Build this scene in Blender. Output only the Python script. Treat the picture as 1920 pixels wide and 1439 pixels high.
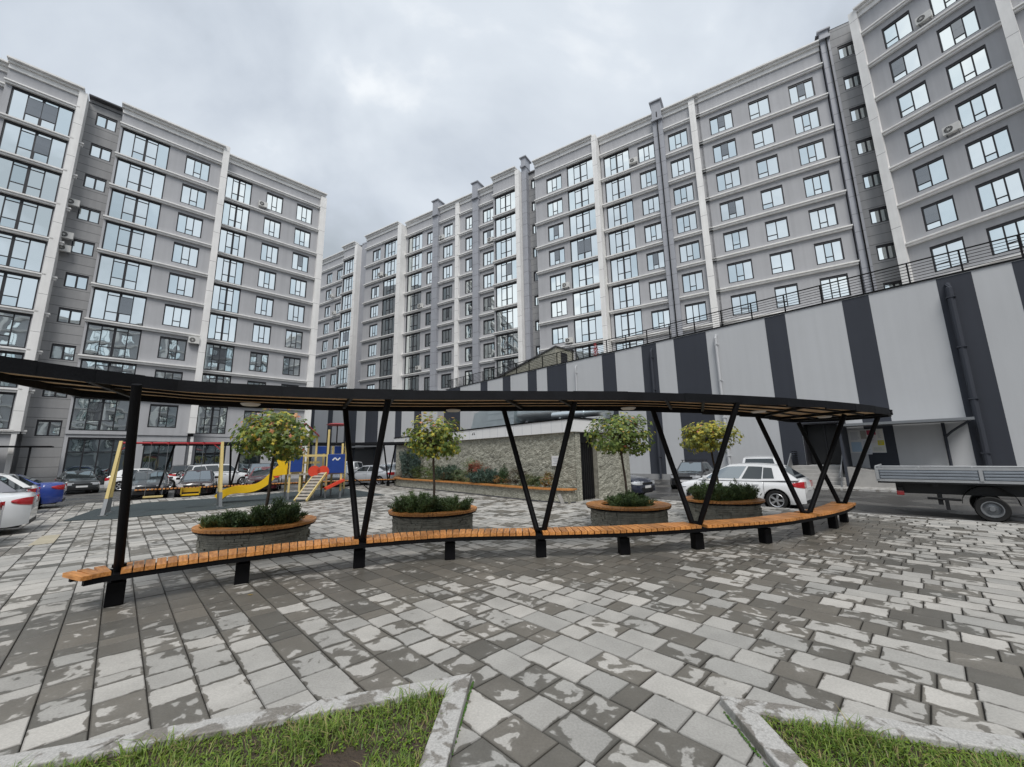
import bpy, bmesh, math, random
from mathutils import Vector, Matrix
random.seed(11)
R = math.radians
scene = bpy.context.scene
for o in list(bpy.data.objects): bpy.data.objects.remove(o)
col = scene.collection

# ------------------------------------------------------------------ camera
FPX, PITCH, ROLL, CAMH = 750.0, R(10.3), R(-1.0), 1.75
_cp, _sp, _cr, _sr = math.cos(PITCH), math.sin(PITCH), math.cos(ROLL), math.sin(ROLL)
_right, _fw, _up = Vector((1, 0, 0)), Vector((0, _cp, _sp)), Vector((0, -_sp, _cp))
CA = _right*_cr + _up*_sr
CB = -_right*_sr + _up*_cr
CC = Vector((0, 0, CAMH))
cam_d = bpy.data.cameras.new('camera')
cam = bpy.data.objects.new('camera', cam_d); col.objects.link(cam)
cam_d.sensor_fit = 'HORIZONTAL'; cam_d.sensor_width = 36.0; cam_d.lens = FPX/1920*36
cam_d.clip_start = 0.05; cam_d.clip_end = 4000
cam.matrix_world = Matrix(((CA.x, CB.x, -_fw.x, CC.x), (CA.y, CB.y, -_fw.y, CC.y), (CA.z, CB.z, -_fw.z, CC.z), (0, 0, 0, 1)))
scene.camera = cam
scene.render.resolution_x, scene.render.resolution_y = 1024, 767

def ray(x, y): return (CA*((x-960)/FPX) - CB*((y-719.5)/FPX) + _fw).normalized()
def gz(x, y, z=0.0):                       # photo pixel -> point on the level z
    d = ray(x, y); t = (z-CAMH)/d.z; return CC + d*t
def project(P):
    d = Vector(P)-CC; w = d.dot(_fw)
    return (960+d.dot(CA)*FPX/w, 719.5-d.dot(CB)*FPX/w) if w > .05 else None
def on_plane(x, y, fr, p=0.0):             # photo pixel -> (x, z) on a facade frame standing p metres proud
    (ox, oy), th = fr; ux, uy = math.cos(th), math.sin(th); nx, ny = -uy, ux
    o = Vector((ox-nx*p, oy-ny*p, 0)); n = Vector((nx, ny, 0)); d = ray(x, y)
    k = (o-CC).dot(n)/d.dot(n); q = CC+d*k
    return (q-o).dot(Vector((ux, uy, 0))), q.z

# ------------------------------------------------------------------ world: overcast sky
world = bpy.data.worlds.new('World'); scene.world = world; world.use_nodes = True
nt = world.node_tree; N = nt.nodes; Lk = nt.links; N.clear()
wo = N.new('ShaderNodeOutputWorld'); bg = N.new('ShaderNodeBackground'); bg.inputs[1].default_value = 0.0585
sky = N.new('ShaderNodeTexSky'); sky.sky_type = 'NISHITA'; sky.sun_disc = False
SUN_EL, SUN_AZ = R(55), R(175)             # azimuth measured clockwise from +Y
sky.sun_elevation = SUN_EL; sky.sun_rotation = SUN_AZ
tc = N.new('ShaderNodeTexCoord'); sep = N.new('ShaderNodeSeparateXYZ'); Lk.new(tc.outputs['Generated'], sep.inputs[0])
def math_n(op, a, b=None):
    m = N.new('ShaderNodeMath'); m.operation = op
    for i, v in enumerate((a, b)):
        if v is None: continue
        if isinstance(v, (int, float)): m.inputs[i].default_value = v
        else: Lk.new(v, m.inputs[i])
    return m.outputs[0]
zz = math_n('ADD', math_n('ABSOLUTE', sep.outputs[2]), 0.42)
cx, cy = math_n('DIVIDE', sep.outputs[0], zz), math_n('DIVIDE', sep.outputs[1], zz)
cmb = N.new('ShaderNodeCombineXYZ'); Lk.new(cx, cmb.inputs[0]); Lk.new(cy, cmb.inputs[1]); cmb.inputs[2].default_value = 3.7
n1 = N.new('ShaderNodeTexNoise'); n1.inputs['Scale'].default_value = 1.55; n1.inputs['Detail'].default_value = 7; n1.inputs['Roughness'].default_value = .5; n1.inputs['Distortion'].default_value = .35
Lk.new(cmb.outputs[0], n1.inputs['Vector'])
rp = N.new('ShaderNodeValToRGB'); Lk.new(n1.outputs[0], rp.inputs[0])
el = rp.color_ramp.elements
el[0].position = .38; el[0].color = (4.5, 5.0, 5.5, 1)
el[1].position = .64; el[1].color = (9.4, 9.8, 10.2, 1)
e = el.new(.50); e.color = (6.2, 6.8, 7.6, 1)
e = el.new(.60); e.color = (7.6, 8.2, 8.9, 1)
mx = N.new('ShaderNodeMixRGB'); mx.inputs[0].default_value = .94
Lk.new(sky.outputs[0], mx.inputs[1]); Lk.new(rp.outputs[0], mx.inputs[2])
Lk.new(mx.outputs[0], bg.inputs[0]); Lk.new(bg.outputs[0], wo.inputs[0])

sun_d = bpy.data.lights.new('sun', 'SUN'); sun_d.energy = 1.5; sun_d.angle = R(24); sun_d.color = (1, .97, .93)
sun = bpy.data.objects.new('sun', sun_d); col.objects.link(sun)
sdir = Vector((math.sin(SUN_AZ)*math.cos(SUN_EL), math.cos(SUN_AZ)*math.cos(SUN_EL), math.sin(SUN_EL)))
sun.rotation_euler = (-sdir).to_track_quat('-Z', 'Y').to_euler(); sun.location = sdir*60
vs = scene.view_settings; vs.view_transform = 'Standard'; vs.look = 'None'; vs.exposure = 0.80; vs.gamma = 1.0; vs.use_curve_mapping = False
scene.render.engine = 'CYCLES'

# ------------------------------------------------------------------ helpers
def link(o, parent=None):
    col.objects.link(o)
    if parent is not None: o.parent = parent
    return o
def tag(o, label=None, cat=None, group=None, kind=None):
    if label: o['label'] = label
    if cat: o['category'] = cat
    if group: o['group'] = group
    if kind: o['kind'] = kind
    return o
def empty(name, loc=(0, 0, 0), rz=0.0, parent=None):
    o = bpy.data.objects.new(name, None); o.empty_display_size = .3
    o.location = loc; o.rotation_euler = (0, 0, rz); return link(o, parent)
def inst(name, mesh, parent=None, loc=(0, 0, 0), rot=(0, 0, 0)):
    o = bpy.data.objects.new(name, mesh); o.location = loc; o.rotation_euler = rot; return link(o, parent)

class MB:
    def __init__(s): s.v = []; s.f = []
    def quad(s, *p):
        b = len(s.v); s.v += [tuple(q) for q in p]; s.f.append(tuple(range(b, b+len(p))))
    def box(s, x0, x1, y0, y1, z0, z1):
        b = len(s.v)
        s.v += [(x0, y0, z0), (x1, y0, z0), (x1, y1, z0), (x0, y1, z0), (x0, y0, z1), (x1, y0, z1), (x1, y1, z1), (x0, y1, z1)]
        s.f += [tuple(b+i for i in q) for q in ((3, 2, 1, 0), (4, 5, 6, 7), (0, 1, 5, 4), (1, 2, 6, 5), (2, 3, 7, 6), (3, 0, 4, 7))]
        return s
    def obox(s, c, size, M=None):
        M = M or Matrix.Identity(3); c = Vector(c); b = len(s.v); hx, hy, hz = (k/2 for k in size)
        for z in (-hz, hz):
            for x, y in ((-hx, -hy), (hx, -hy), (hx, hy), (-hx, hy)): s.v.append(tuple(c+M @ Vector((x, y, z))))
        s.f += [tuple(b+i for i in q) for q in ((3, 2, 1, 0), (4, 5, 6, 7), (0, 1, 5, 4), (1, 2, 6, 5), (2, 3, 7, 6), (3, 0, 4, 7))]
        return s
    def bar(s, p, q, w, h):                 # square bar from p to q
        p, q = Vector(p), Vector(q); d = q-p
        if d.length < 1e-6: return s
        M = d.to_track_quat('X', 'Z').to_matrix(); return s.obox((p+q)/2, (d.length, w, h), M)
    def tube(s, pts, r, n=8, r1=None):
        pts = [Vector(p) for p in pts]; r1 = r if r1 is None else r1; b = len(s.v); m = len(pts)
        for i, p in enumerate(pts):
            t = (pts[min(i+1, m-1)]-pts[max(i-1, 0)]).normalized()
            ax = Vector((0, 0, 1)) if abs(t.z) < .95 else Vector((1, 0, 0))
            u = t.cross(ax).normalized(); w = t.cross(u); rr = r+(r1-r)*i/max(1, m-1)
            for k in range(n):
                a = 2*math.pi*k/n; s.v.append(tuple(p+u*(rr*math.cos(a))+w*(rr*math.sin(a))))
        for i in range(m-1):
            for k in range(n):
                k2 = (k+1) % n; s.f.append((b+i*n+k, b+i*n+k2, b+(i+1)*n+k2, b+(i+1)*n+k))
        s.f.append(tuple(b+k for k in reversed(range(n)))); s.f.append(tuple(b+(m-1)*n+k for k in range(n)))
        return s
    def lathe(s, prof, n=24, c=(0, 0, 0), axis='z', closed=False):
        b = len(s.v); m = len(prof)
        for r, z in prof:
            for k in range(n):
                a = 2*math.pi*k/n; x, y = r*math.cos(a), r*math.sin(a)
                s.v.append((c[0]+x, c[1]+y, c[2]+z) if axis == 'z' else (c[0]+x, c[1]+z, c[2]+y))
        for i in range(m if closed else m-1):
            for k in range(n):
                k2 = (k+1) % n; j = (i+1) % m
                q = (b+i*n+k, b+i*n+k2, b+j*n+k2, b+j*n+k)
                s.f.append(q if axis == 'z' else q[::-1])
        return s
    def prism(s, poly, z0, z1):
        b = len(s.v); n = len(poly)
        s.v += [(x, y, z0) for x, y in poly]+[(x, y, z1) for x, y in poly]
        s.f.append(tuple(b+i for i in reversed(range(n)))); s.f.append(tuple(b+n+i for i in range(n)))
        for i in range(n):
            j = (i+1) % n; s.f.append((b+i, b+j, b+n+j, b+n+i))
        return s
    def mesh(s, name, mat, smooth=False):
        me = bpy.data.meshes.new(name); me.from_pydata(s.v, [], s.f)
        if mat is not None: me.materials.append(mat)
        if smooth:
            for p in me.polygons: p.use_smooth = True
        me.update(); return me
    def build(s, name, mat, parent=None, loc=(0, 0, 0), rot=(0, 0, 0), smooth=False, bevel=0, seg=2):
        o = inst(name, s.mesh(name, mat, smooth), parent, loc, rot)
        if bevel:
            m = o.modifiers.new('bevel', 'BEVEL'); m.width = bevel; m.segments = seg; m.limit_method = 'ANGLE'; m.angle_limit = R(40)
        return o

def smooth_by_angle(me, deg=35):
    bm = bmesh.new(); bm.from_mesh(me); bmesh.ops.recalc_face_normals(bm, faces=bm.faces)
    for f in bm.faces: f.smooth = True
    for e in bm.edges:
        e.smooth = not (len(e.link_faces) == 2 and e.calc_face_angle(0) > R(deg))
    bm.to_mesh(me); bm.free()

# ------------------------------------------------------------------ materials
def new_mat(name):
    m = bpy.data.materials.new(name); m.use_nodes = True; t = m.node_tree
    return m, t, t.nodes, t.links, t.nodes['Principled BSDF']
def mat(name, c, rough=.6, metal=0.0, var=0.0, vscale=1.5, bump=0.0, bscale=40.0, coat=0.0, spec=.5, streak=0.0, stretch=(1, 1, 1), bdist=.01):
    m, t, n, l, p = new_mat(name)
    p.inputs['Base Color'].default_value = (*c, 1); p.inputs['Roughness'].default_value = rough; p.inputs['Metallic'].default_value = metal
    p.inputs['Coat Weight'].default_value = coat; p.inputs['Coat Roughness'].default_value = .05; p.inputs['Specular IOR Level'].default_value = spec
    if var or bump or streak:
        g = n.new('ShaderNodeNewGeometry'); mp = n.new('ShaderNodeMapping'); mp.inputs['Scale'].default_value = stretch; l.new(g.outputs['Position'], mp.inputs['Vector'])
    cur = None
    def modulate(fac_out, amt, cur):
        mr = n.new('ShaderNodeMapRange'); mr.inputs[1].default_value = .3; mr.inputs[2].default_value = .7; mr.inputs[3].default_value = 1-amt; mr.inputs[4].default_value = 1+amt
        l.new(fac_out, mr.inputs[0]); vm = n.new('ShaderNodeVectorMath'); vm.operation = 'SCALE'
        if cur is None: vm.inputs[0].default_value = c
        else: l.new(cur, vm.inputs[0])
        l.new(mr.outputs[0], vm.inputs['Scale']); return vm.outputs[0]
    if var:
        a = n.new('ShaderNodeTexNoise'); a.inputs['Scale'].default_value = vscale; a.inputs['Detail'].default_value = 5; a.inputs['Roughness'].default_value = .6
        l.new(mp.outputs[0], a.inputs['Vector']); cur = modulate(a.outputs[0], var, cur)
    if streak:
        mp2 = n.new('ShaderNodeMapping'); mp2.inputs['Scale'].default_value = (2.2, 2.2, .09); l.new(g.outputs['Position'], mp2.inputs['Vector'])
        b = n.new('ShaderNodeTexNoise'); b.inputs['Scale'].default_value = 1.6; b.inputs['Detail'].default_value = 4; l.new(mp2.outputs[0], b.inputs['Vector']); cur = modulate(b.outputs[0], streak, cur)
    if cur is not None: l.new(cur, p.inputs['Base Color'])
    if bump:
        b = n.new('ShaderNodeTexNoise'); b.inputs['Scale'].default_value = bscale; b.inputs['Detail'].default_value = 6; l.new(mp.outputs[0], b.inputs['Vector'])
        bp = n.new('ShaderNodeBump'); bp.inputs['Strength'].default_value = bump; bp.inputs['Distance'].default_value = bdist; l.new(b.outputs[0], bp.inputs['Height']); l.new(bp.outputs[0], p.inputs['Normal'])
    return m

M = {}
M['stucco'] = mat('grey_stucco', (.405, .407, .420), .85, var=.05, vscale=.35, bump=.25, bscale=30, streak=.05)
M['stucco_dark'] = mat('dark_grey_panel', (.30, .30, .302), .8, var=.07, vscale=.5, bump=.2, bscale=30, streak=.06)
M['trim'] = mat('pale_trim', (.78, .77, .75), .75, var=.06, vscale=.8, bump=.15, bscale=25, streak=.06)
M['tile'] = mat('shaft_tile', (.33, .34, .37), .55, var=.08, vscale=.6, streak=.05)
M['joint'] = mat('joint_dark', (.07, .07, .075), .9)
M['frame'] = mat('window_frame_anthracite', (.016, .0155, .019), .45)
M['white_pvc'] = mat('white_plastic', (.72, .72, .72), .4)
M['roof'] = mat('roof_felt', (.08, .08, .085), .9, var=.1)
M['pod_light'] = mat('podium_light_render', (.52, .53, .542), .85, var=.03, vscale=.25, bump=.2, bscale=30, streak=.022)
M['pod_dark'] = mat('podium_dark_render', (.036, .041, .054), .8, var=.06, vscale=.4, bump=.2, bscale=30, streak=.05)
M['black_metal'] = mat('black_painted_steel', (.0032, .0032, .0042), .55, var=.2, vscale=6, bump=.05, bscale=120, spec=.18)
M['fascia_black'] = mat('black_bitumen_sheet', (.0055, .006, .0078), .6, var=.35, vscale=4, bump=.3, bscale=30, spec=.22)
M['osb'] = mat('osb_board', (.56, .40, .225), .75, var=.22, vscale=9, bump=.1, bscale=60)
M['steel'] = mat('grey_steel', (.26, .27, .28), .45, .6)
M['galv'] = mat('galvanised_duct', (.62, .68, .70), .32, .85, var=.08, vscale=1.2)
M['concrete'] = mat('concrete', (.36, .35, .335), .9, var=.15, vscale=2.0, bump=.4, bscale=35)
M['rubber'] = mat('rubber_mat', (.035, .048, .052), .8, var=.2, vscale=3, bump=.5, bscale=150)
M['soil'] = mat('soil', (.065, .048, .034), .95, var=.35, vscale=6, bump=1.0, bscale=40, bdist=.03)
M['bark'] = mat('bark', (.055, .040, .030), .9, var=.3, vscale=20, bump=.6, bscale=60)
M['yellow_wood'] = mat('yellow_painted_wood', (.60, .47, .19), .55, var=.10, vscale=5, stretch=(1, 1, .2))
M['red'] = mat('red_plastic', (.36, .022, .028), .4)
M['red_dark'] = mat('dark_red_panel', (.26, .018, .025), .45, var=.1, vscale=3)
M['red_light'] = mat('orange_red_plastic', (.62, .06, .03), .35)
M['blue'] = mat('blue_plastic_panel', (.010, .042, .21), .42, var=.06, vscale=4)
M['slide'] = mat('yellow_plastic', (.74, .46, .012), .32, var=.05, vscale=3)
M['grey_wood'] = mat('weathered_wood', (.30, .27, .23), .8, var=.2, vscale=6, bump=.3, bscale=40)
M['tyre'] = mat('tyre', (.012, .012, .012), .8)
M['alloy'] = mat('alloy', (.55, .56, .58), .3, .7)
M['lamp_glass'] = mat('clear_lamp', (.70, .72, .75), .12, .3, coat=1)
M['tail_red'] = mat('tail_lamp_red', (.42, .012, .018), .15, coat=1)
M['plate'] = mat('number_plate', (.68, .68, .68), .4)
M['car_black'] = mat('black_plastic', (.012, .012, .013), .5)
M['white_paint'] = mat('white_fascia', (.74, .74, .735), .55, var=.03, vscale=.8)
M['white_lamp'] = mat('opal_disc', (.62, .61, .57), .4)
M['ac_white'] = mat('ac_casing', (.60, .595, .57), .5, var=.05)
M['line_grey'] = mat('print_grey', (.35, .37, .42), .7)

def glass_mat(name, dark, tint, fac, wav, bscale=.9):
    m, t, n, l, p = new_mat(name); n.remove(p); out = n['Material Output']
    g = n.new('ShaderNodeNewGeometry'); oi = n.new('ShaderNodeObjectInfo')
    ad = n.new('ShaderNodeVectorMath'); ad.operation = 'MULTIPLY_ADD'; l.new(oi.outputs['Random'], ad.inputs[0]); ad.inputs[1].default_value = (37, 53, 71); l.new(g.outputs['Position'], ad.inputs[2])
    nz = n.new('ShaderNodeTexNoise'); nz.inputs['Scale'].default_value = bscale; nz.inputs['Detail'].default_value = 1.0; l.new(ad.outputs[0], nz.inputs['Vector'])
    bp = n.new('ShaderNodeBump'); bp.inputs['Strength'].default_value = 1.0; bp.inputs['Distance'].default_value = wav; l.new(nz.outputs[0], bp.inputs['Height'])
    df = n.new('ShaderNodeBsdfDiffuse'); df.inputs[0].default_value = (*dark, 1)
    gl = n.new('ShaderNodeBsdfGlossy'); gl.inputs['Color'].default_value = (*tint, 1); gl.inputs['Roughness'].default_value = .02; l.new(bp.outputs[0], gl.inputs['Normal'])
    fr = n.new('ShaderNodeFresnel'); fr.inputs['IOR'].default_value = 1.5
    mr = n.new('ShaderNodeMapRange'); mr.inputs[1].default_value = .04; mr.inputs[2].default_value = 1; mr.inputs[3].default_value = fac; mr.inputs[4].default_value = 1; l.new(fr.outputs[0], mr.inputs[0])
    ms = n.new('ShaderNodeMixShader'); l.new(mr.outputs[0], ms.inputs[0]); l.new(df.outputs[0], ms.inputs[1]); l.new(gl.outputs[0], ms.inputs[2]); l.new(ms.outputs[0], out.inputs[0])
    return m
M['glass'] = glass_mat('coated_window_glass', (.03, .04, .045), (.95, 1.0, .985), .93, .008, .75)
M['glass_tint'] = glass_mat('tinted_window_glass', (.03, .04, .045), (.86, .95, .96), .86, .008, .75)
M['glass_shop'] = glass_mat('shop_glass', (.02, .026, .028), (.8, .9, .93), .42, .006)
M['screen'] = glass_mat('insect_screen_mesh', (.06, .065, .07), (.75, .78, .8), .30, .004)
M['car_glass'] = glass_mat('car_glass', (.010, .012, .013), (.85, .92, .95), .10, 0.0)
M['car_glass_clear'] = glass_mat('car_windshield', (.03, .036, .038), (.85, .93, .97), .34, 0.0)

def paint(name, c, metal=0.0, rough=.3): return mat('car_paint_'+name, c, rough, metal, coat=1.0)

def wood_mat():
    m, t, n, l, p = new_mat('oiled_orange_wood')
    g = n.new('ShaderNodeTexCoord'); oi = n.new('ShaderNodeObjectInfo'); ge = n.new('ShaderNodeNewGeometry')
    mp = n.new('ShaderNodeMapping'); mp.inputs['Scale'].default_value = (40, 4, 40); l.new(g.outputs['Object'], mp.inputs['Vector'])
    ad = n.new('ShaderNodeVectorMath'); ad.operation = 'MULTIPLY_ADD'; l.new(oi.outputs['Random'], ad.inputs[0]); ad.inputs[1].default_value = (13, 29, 7); l.new(mp.outputs[0], ad.inputs[2])
    a = n.new('ShaderNodeTexNoise'); a.inputs['Scale'].default_value = 1; a.inputs['Detail'].default_value = 5; l.new(ad.outputs[0], a.inputs['Vector'])
    r = n.new('ShaderNodeValToRGB'); r.color_ramp.elements[0].position = .3; r.color_ramp.elements[0].color = (.34, .125, .03, 1); r.color_ramp.elements[1].position = .7; r.color_ramp.elements[1].color = (.66, .30, .088, 1)
    l.new(a.outputs[0], r.inputs[0])
    b = n.new('ShaderNodeTexNoise'); b.inputs['Scale'].default_value = 2.2; b.inputs['Detail'].default_value = 4; l.new(ge.outputs['Position'], b.inputs['Vector'])
    mul = n.new('ShaderNodeMath'); mul.operation = 'MULTIPLY_ADD'; l.new(oi.outputs['Random'], mul.inputs[0]); mul.inputs[1].default_value = .35; mul.inputs[2].default_value = .86
    mr = n.new('ShaderNodeMapRange'); mr.inputs[1].default_value = .35; mr.inputs[2].default_value = .65; mr.inputs[3].default_value = .82; mr.inputs[4].default_value = 1.2; l.new(b.outputs[0], mr.inputs[0])
    m2 = n.new('ShaderNodeMath'); m2.operation = 'MULTIPLY'; l.new(mul.outputs[0], m2.inputs[0]); l.new(mr.outputs[0], m2.inputs[1])
    sc = n.new('ShaderNodeVectorMath'); sc.operation = 'SCALE'; l.new(r.outputs[0], sc.inputs[0]); l.new(m2.outputs[0], sc.inputs['Scale']); l.new(sc.outputs[0], p.inputs['Base Color'])
    p.inputs['Roughness'].default_value = .42
    bp = n.new('ShaderNodeBump'); bp.inputs['Strength'].default_value = .25; bp.inputs['Distance'].default_value = .004; l.new(a.outputs[0], bp.inputs['Height']); l.new(bp.outputs[0], p.inputs['Normal'])
    return m
M['wood'] = wood_mat()

def stone_mat(name, c0, c1, sx=5.0, sz=12.0, bump=1.0, dist=.05):
    m, t, n, l, p = new_mat(name)
    g = n.new('ShaderNodeNewGeometry'); mp = n.new('ShaderNodeMapping'); mp.inputs['Scale'].default_value = (sx, sx, sz); l.new(g.outputs['Position'], mp.inputs['Vector'])
    v = n.new('ShaderNodeTexVoronoi'); v.inputs['Scale'].default_value = 1.0; v.inputs['Randomness'].default_value = .9; l.new(mp.outputs[0], v.inputs['Vector'])
    v2 = n.new('ShaderNodeTexVoronoi'); v2.feature = 'DISTANCE_TO_EDGE'; v2.inputs['Scale'].default_value = 1.0; v2.inputs['Randomness'].default_value = .9; l.new(mp.outputs[0], v2.inputs['Vector'])
    a = n.new('ShaderNodeTexNoise'); a.inputs['Scale'].default_value = 9; a.inputs['Detail'].default_value = 8; a.inputs['Roughness'].default_value = .65; l.new(g.outputs['Position'], a.inputs['Vector'])
    sp = n.new('ShaderNodeSeparateXYZ'); l.new(v.outputs['Color'], sp.inputs[0])
    ma = n.new('ShaderNodeMath'); ma.operation = 'MULTIPLY_ADD'; l.new(sp.outputs[0], ma.inputs[0]); ma.inputs[1].default_value = .55; l.new(a.outputs[0], ma.inputs[2])
    r = n.new('ShaderNodeValToRGB'); r.color_ramp.elements[0].position = .45; r.color_ramp.elements[0].color = (*c0, 1); r.color_ramp.elements[1].position = 1.05; r.color_ramp.elements[1].color = (*c1, 1); l.new(ma.outputs[0], r.inputs[0])
    l.new(r.outputs[0], p.inputs['Base Color']); p.inputs['Roughness'].default_value = .9
    e = n.new('ShaderNodeMapRange'); e.inputs[1].default_value = 0; e.inputs[2].default_value = .18; l.new(v2.outputs['Distance'], e.inputs[0])
    h1 = n.new('ShaderNodeMath'); h1.operation = 'MULTIPLY_ADD'; l.new(sp.outputs[1], h1.inputs[0]); h1.inputs[1].default_value = .7; l.new(e.outputs[0], h1.inputs[2])
    h2 = n.new('ShaderNodeMath'); h2.operation = 'MULTIPLY_ADD'; l.new(a.outputs[0], h2.inputs[0]); h2.inputs[1].default_value = 1.2; l.new(h1.outputs[0], h2.inputs[2])
    bp = n.new('ShaderNodeBump'); bp.inputs['Strength'].default_value = bump; bp.inputs['Distance'].default_value = dist; l.new(h2.outputs[0], bp.inputs['Height']); l.new(bp.outputs[0], p.inputs['Normal'])
    return m
M['stone'] = stone_mat('split_stone_cladding', (.25, .245, .20), (.42, .412, .345), 7.5, 14, .7, .035)
M['stone_ledge'] = mat('ledge_stone', (.27, .258, .215), .9, var=.30, vscale=5, bump=.8, bscale=30, bdist=.02)

def slab_mat():
    """concrete paver: pale where dry, dark where wet and in the painted shelter shade; wet creeps in from the joints in uneven blotches"""
    m, t, n, l, p = new_mat('paver_half_dried')
    def uv(nm):
        u = n.new('ShaderNodeUVMap'); u.uv_map = nm; s = n.new('ShaderNodeSeparateXYZ'); l.new(u.outputs[0], s.inputs[0]); return s.outputs[0], s.outputs[1]
    def mth(op, a, b=None, c=None):
        k = n.new('ShaderNodeMath'); k.operation = op
        for i, q in enumerate((a, b, c)):
            if q is None: continue
            if isinstance(q, (int, float)): k.inputs[i].default_value = q
            else: l.new(q, k.inputs[i])
        return k.outputs[0]
    def mrange(v, a, b, c, d, smooth=True):
        k = n.new('ShaderNodeMapRange'); k.interpolation_type = 'SMOOTHSTEP' if smooth else 'LINEAR'
        for i, q in enumerate((a, b, c, d)): k.inputs[i+1].default_value = q
        l.new(v, k.inputs[0]); return k.outputs[0]
    u, v = uv('uv'); Ls, Ws = uv('size'); r1, r2 = uv('rnd')
    du = mth('MULTIPLY', mth('SUBTRACT', .5, mth('ABSOLUTE', mth('SUBTRACT', u, .5))), Ls)
    dv = mth('MULTIPLY', mth('SUBTRACT', .5, mth('ABSOLUTE', mth('SUBTRACT', v, .5))), Ws)
    ed = mth('MINIMUM', du, dv)
    g = n.new('ShaderNodeNewGeometry'); cb = n.new('ShaderNodeCombineXYZ'); l.new(r1, cb.inputs[2])
    va = n.new('ShaderNodeVectorMath'); va.operation = 'MULTIPLY_ADD'; l.new(cb.outputs[0], va.inputs[0]); va.inputs[1].default_value = (0, 0, 9); l.new(g.outputs['Position'], va.inputs[2])
    def noise(s, d, ro, vec, dist=0):
        k = n.new('ShaderNodeTexNoise'); k.inputs['Scale'].default_value = s; k.inputs['Detail'].default_value = d; k.inputs['Roughness'].default_value = ro; k.inputs['Distortion'].default_value = dist; l.new(vec, k.inputs['Vector']); return k.outputs[0]
    nA = noise(5.0, 3.2, .55, va.outputs[0], .5)
    nB = noise(.32, 2.0, .5, g.outputs['Position'])
    nC = noise(60, 6, .7, g.outputs['Position'])
    nD = noise(2.0, 3, .6, va.outputs[0])
    s = mth('ADD', nA, mrange(ed, .0, .035, -.15, .055))
    s = mth('MULTIPLY_ADD', mth('SUBTRACT', r1, .5), .52, s)
    s = mth('MULTIPLY_ADD', mth('SUBTRACT', nB, .5), .75, s)
    s = mth('MULTIPLY_ADD', mth('SUBTRACT', nC, .5), .05, s)
    dry = mrange(s, .425, .468, 0, 1)
    cd = n.new('ShaderNodeMixRGB'); cd.inputs[1].default_value = (.335, .328, .308, 1); cd.inputs[2].default_value = (.415, .398, .368, 1); l.new(r2, cd.inputs[0])
    cw = n.new('ShaderNodeMixRGB'); cw.inputs[1].default_value = (.122, .116, .102, 1); cw.inputs[2].default_value = (.158, .145, .124, 1); l.new(r2, cw.inputs[0])
    soft = mrange(s, .30, .58, 0, 1); dryc = mth('ADD', mth('MULTIPLY', dry, .84), mth('MULTIPLY', soft, .16))
    cm = n.new('ShaderNodeMixRGB'); l.new(dryc, cm.inputs[0]); l.new(cw.outputs[0], cm.inputs[1]); l.new(cd.outputs[0], cm.inputs[2])
    md = mth('MULTIPLY', mth('MULTIPLY', mrange(nC, .3, .7, .88, 1.12), mrange(nD, .3, .7, .9, 1.1)), mth('MULTIPLY', mrange(ed, .0, .007, .72, 1.0), mrange(r2, 0, 1, .93, 1.07)))
    sc = n.new('ShaderNodeVectorMath'); sc.operation = 'SCALE'; l.new(cm.outputs[0], sc.inputs[0]); l.new(md, sc.inputs['Scale']); l.new(sc.outputs[0], p.inputs['Base Color'])
    l.new(mrange(dry, 0, 1, .42, .85), p.inputs['Roughness'])
    bp = n.new('ShaderNodeBump'); bp.inputs['Strength'].default_value = .3; bp.inputs['Distance'].default_value = .004; l.new(nC, bp.inputs['Height']); l.new(bp.outputs[0], p.inputs['Normal'])
    return m
M['slab'] = slab_mat()
def blotch_mat(name, dryc, wetc, scale, thr, rd=.85, rw=.4):
    m, t, n, l, p = new_mat(name); g = n.new('ShaderNodeNewGeometry')
    a = n.new('ShaderNodeTexNoise'); a.inputs['Scale'].default_value = scale; a.inputs['Detail'].default_value = 6; a.inputs['Roughness'].default_value = .62; a.inputs['Distortion'].default_value = .5; l.new(g.outputs['Position'], a.inputs['Vector'])
    b = n.new('ShaderNodeTexNoise'); b.inputs['Scale'].default_value = 90; b.inputs['Detail'].default_value = 5; l.new(g.outputs['Position'], b.inputs['Vector'])
    r = n.new('ShaderNodeMapRange'); r.interpolation_type = 'SMOOTHSTEP'; r.inputs[1].default_value = thr-.04; r.inputs[2].default_value = thr+.04; l.new(a.outputs[0], r.inputs[0])
    cm = n.new('ShaderNodeMixRGB'); cm.inputs[1].default_value = (*wetc, 1); cm.inputs[2].default_value = (*dryc, 1); l.new(r.outputs[0], cm.inputs[0])
    k = n.new('ShaderNodeMapRange'); k.inputs[1].default_value = .3; k.inputs[2].default_value = .7; k.inputs[3].default_value = .8; k.inputs[4].default_value = 1.2; l.new(b.outputs[0], k.inputs[0])
    sc = n.new('ShaderNodeVectorMath'); sc.operation = 'SCALE'; l.new(cm.outputs[0], sc.inputs[0]); l.new(k.outputs[0], sc.inputs['Scale']); l.new(sc.outputs[0], p.inputs['Base Color'])
    q = n.new('ShaderNodeMapRange'); q.inputs[3].default_value = rw; q.inputs[4].default_value = rd; l.new(r.outputs[0], q.inputs[0]); l.new(q.outputs[0], p.inputs['Roughness'])
    bp = n.new('ShaderNodeBump'); bp.inputs['Strength'].default_value = .5; bp.inputs['Distance'].default_value = .006; l.new(b.outputs[0], bp.inputs['Height']); l.new(bp.outputs[0], p.inputs['Normal'])
    return m
M['kerb'] = blotch_mat('kerb_concrete', (.42, .412, .395), (.21, .195, .175), 6, .47)
M['asphalt'] = blotch_mat('damp_asphalt', (.088, .085, .080), (.052, .05, .048), .45, .52, .85, .30)
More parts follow.
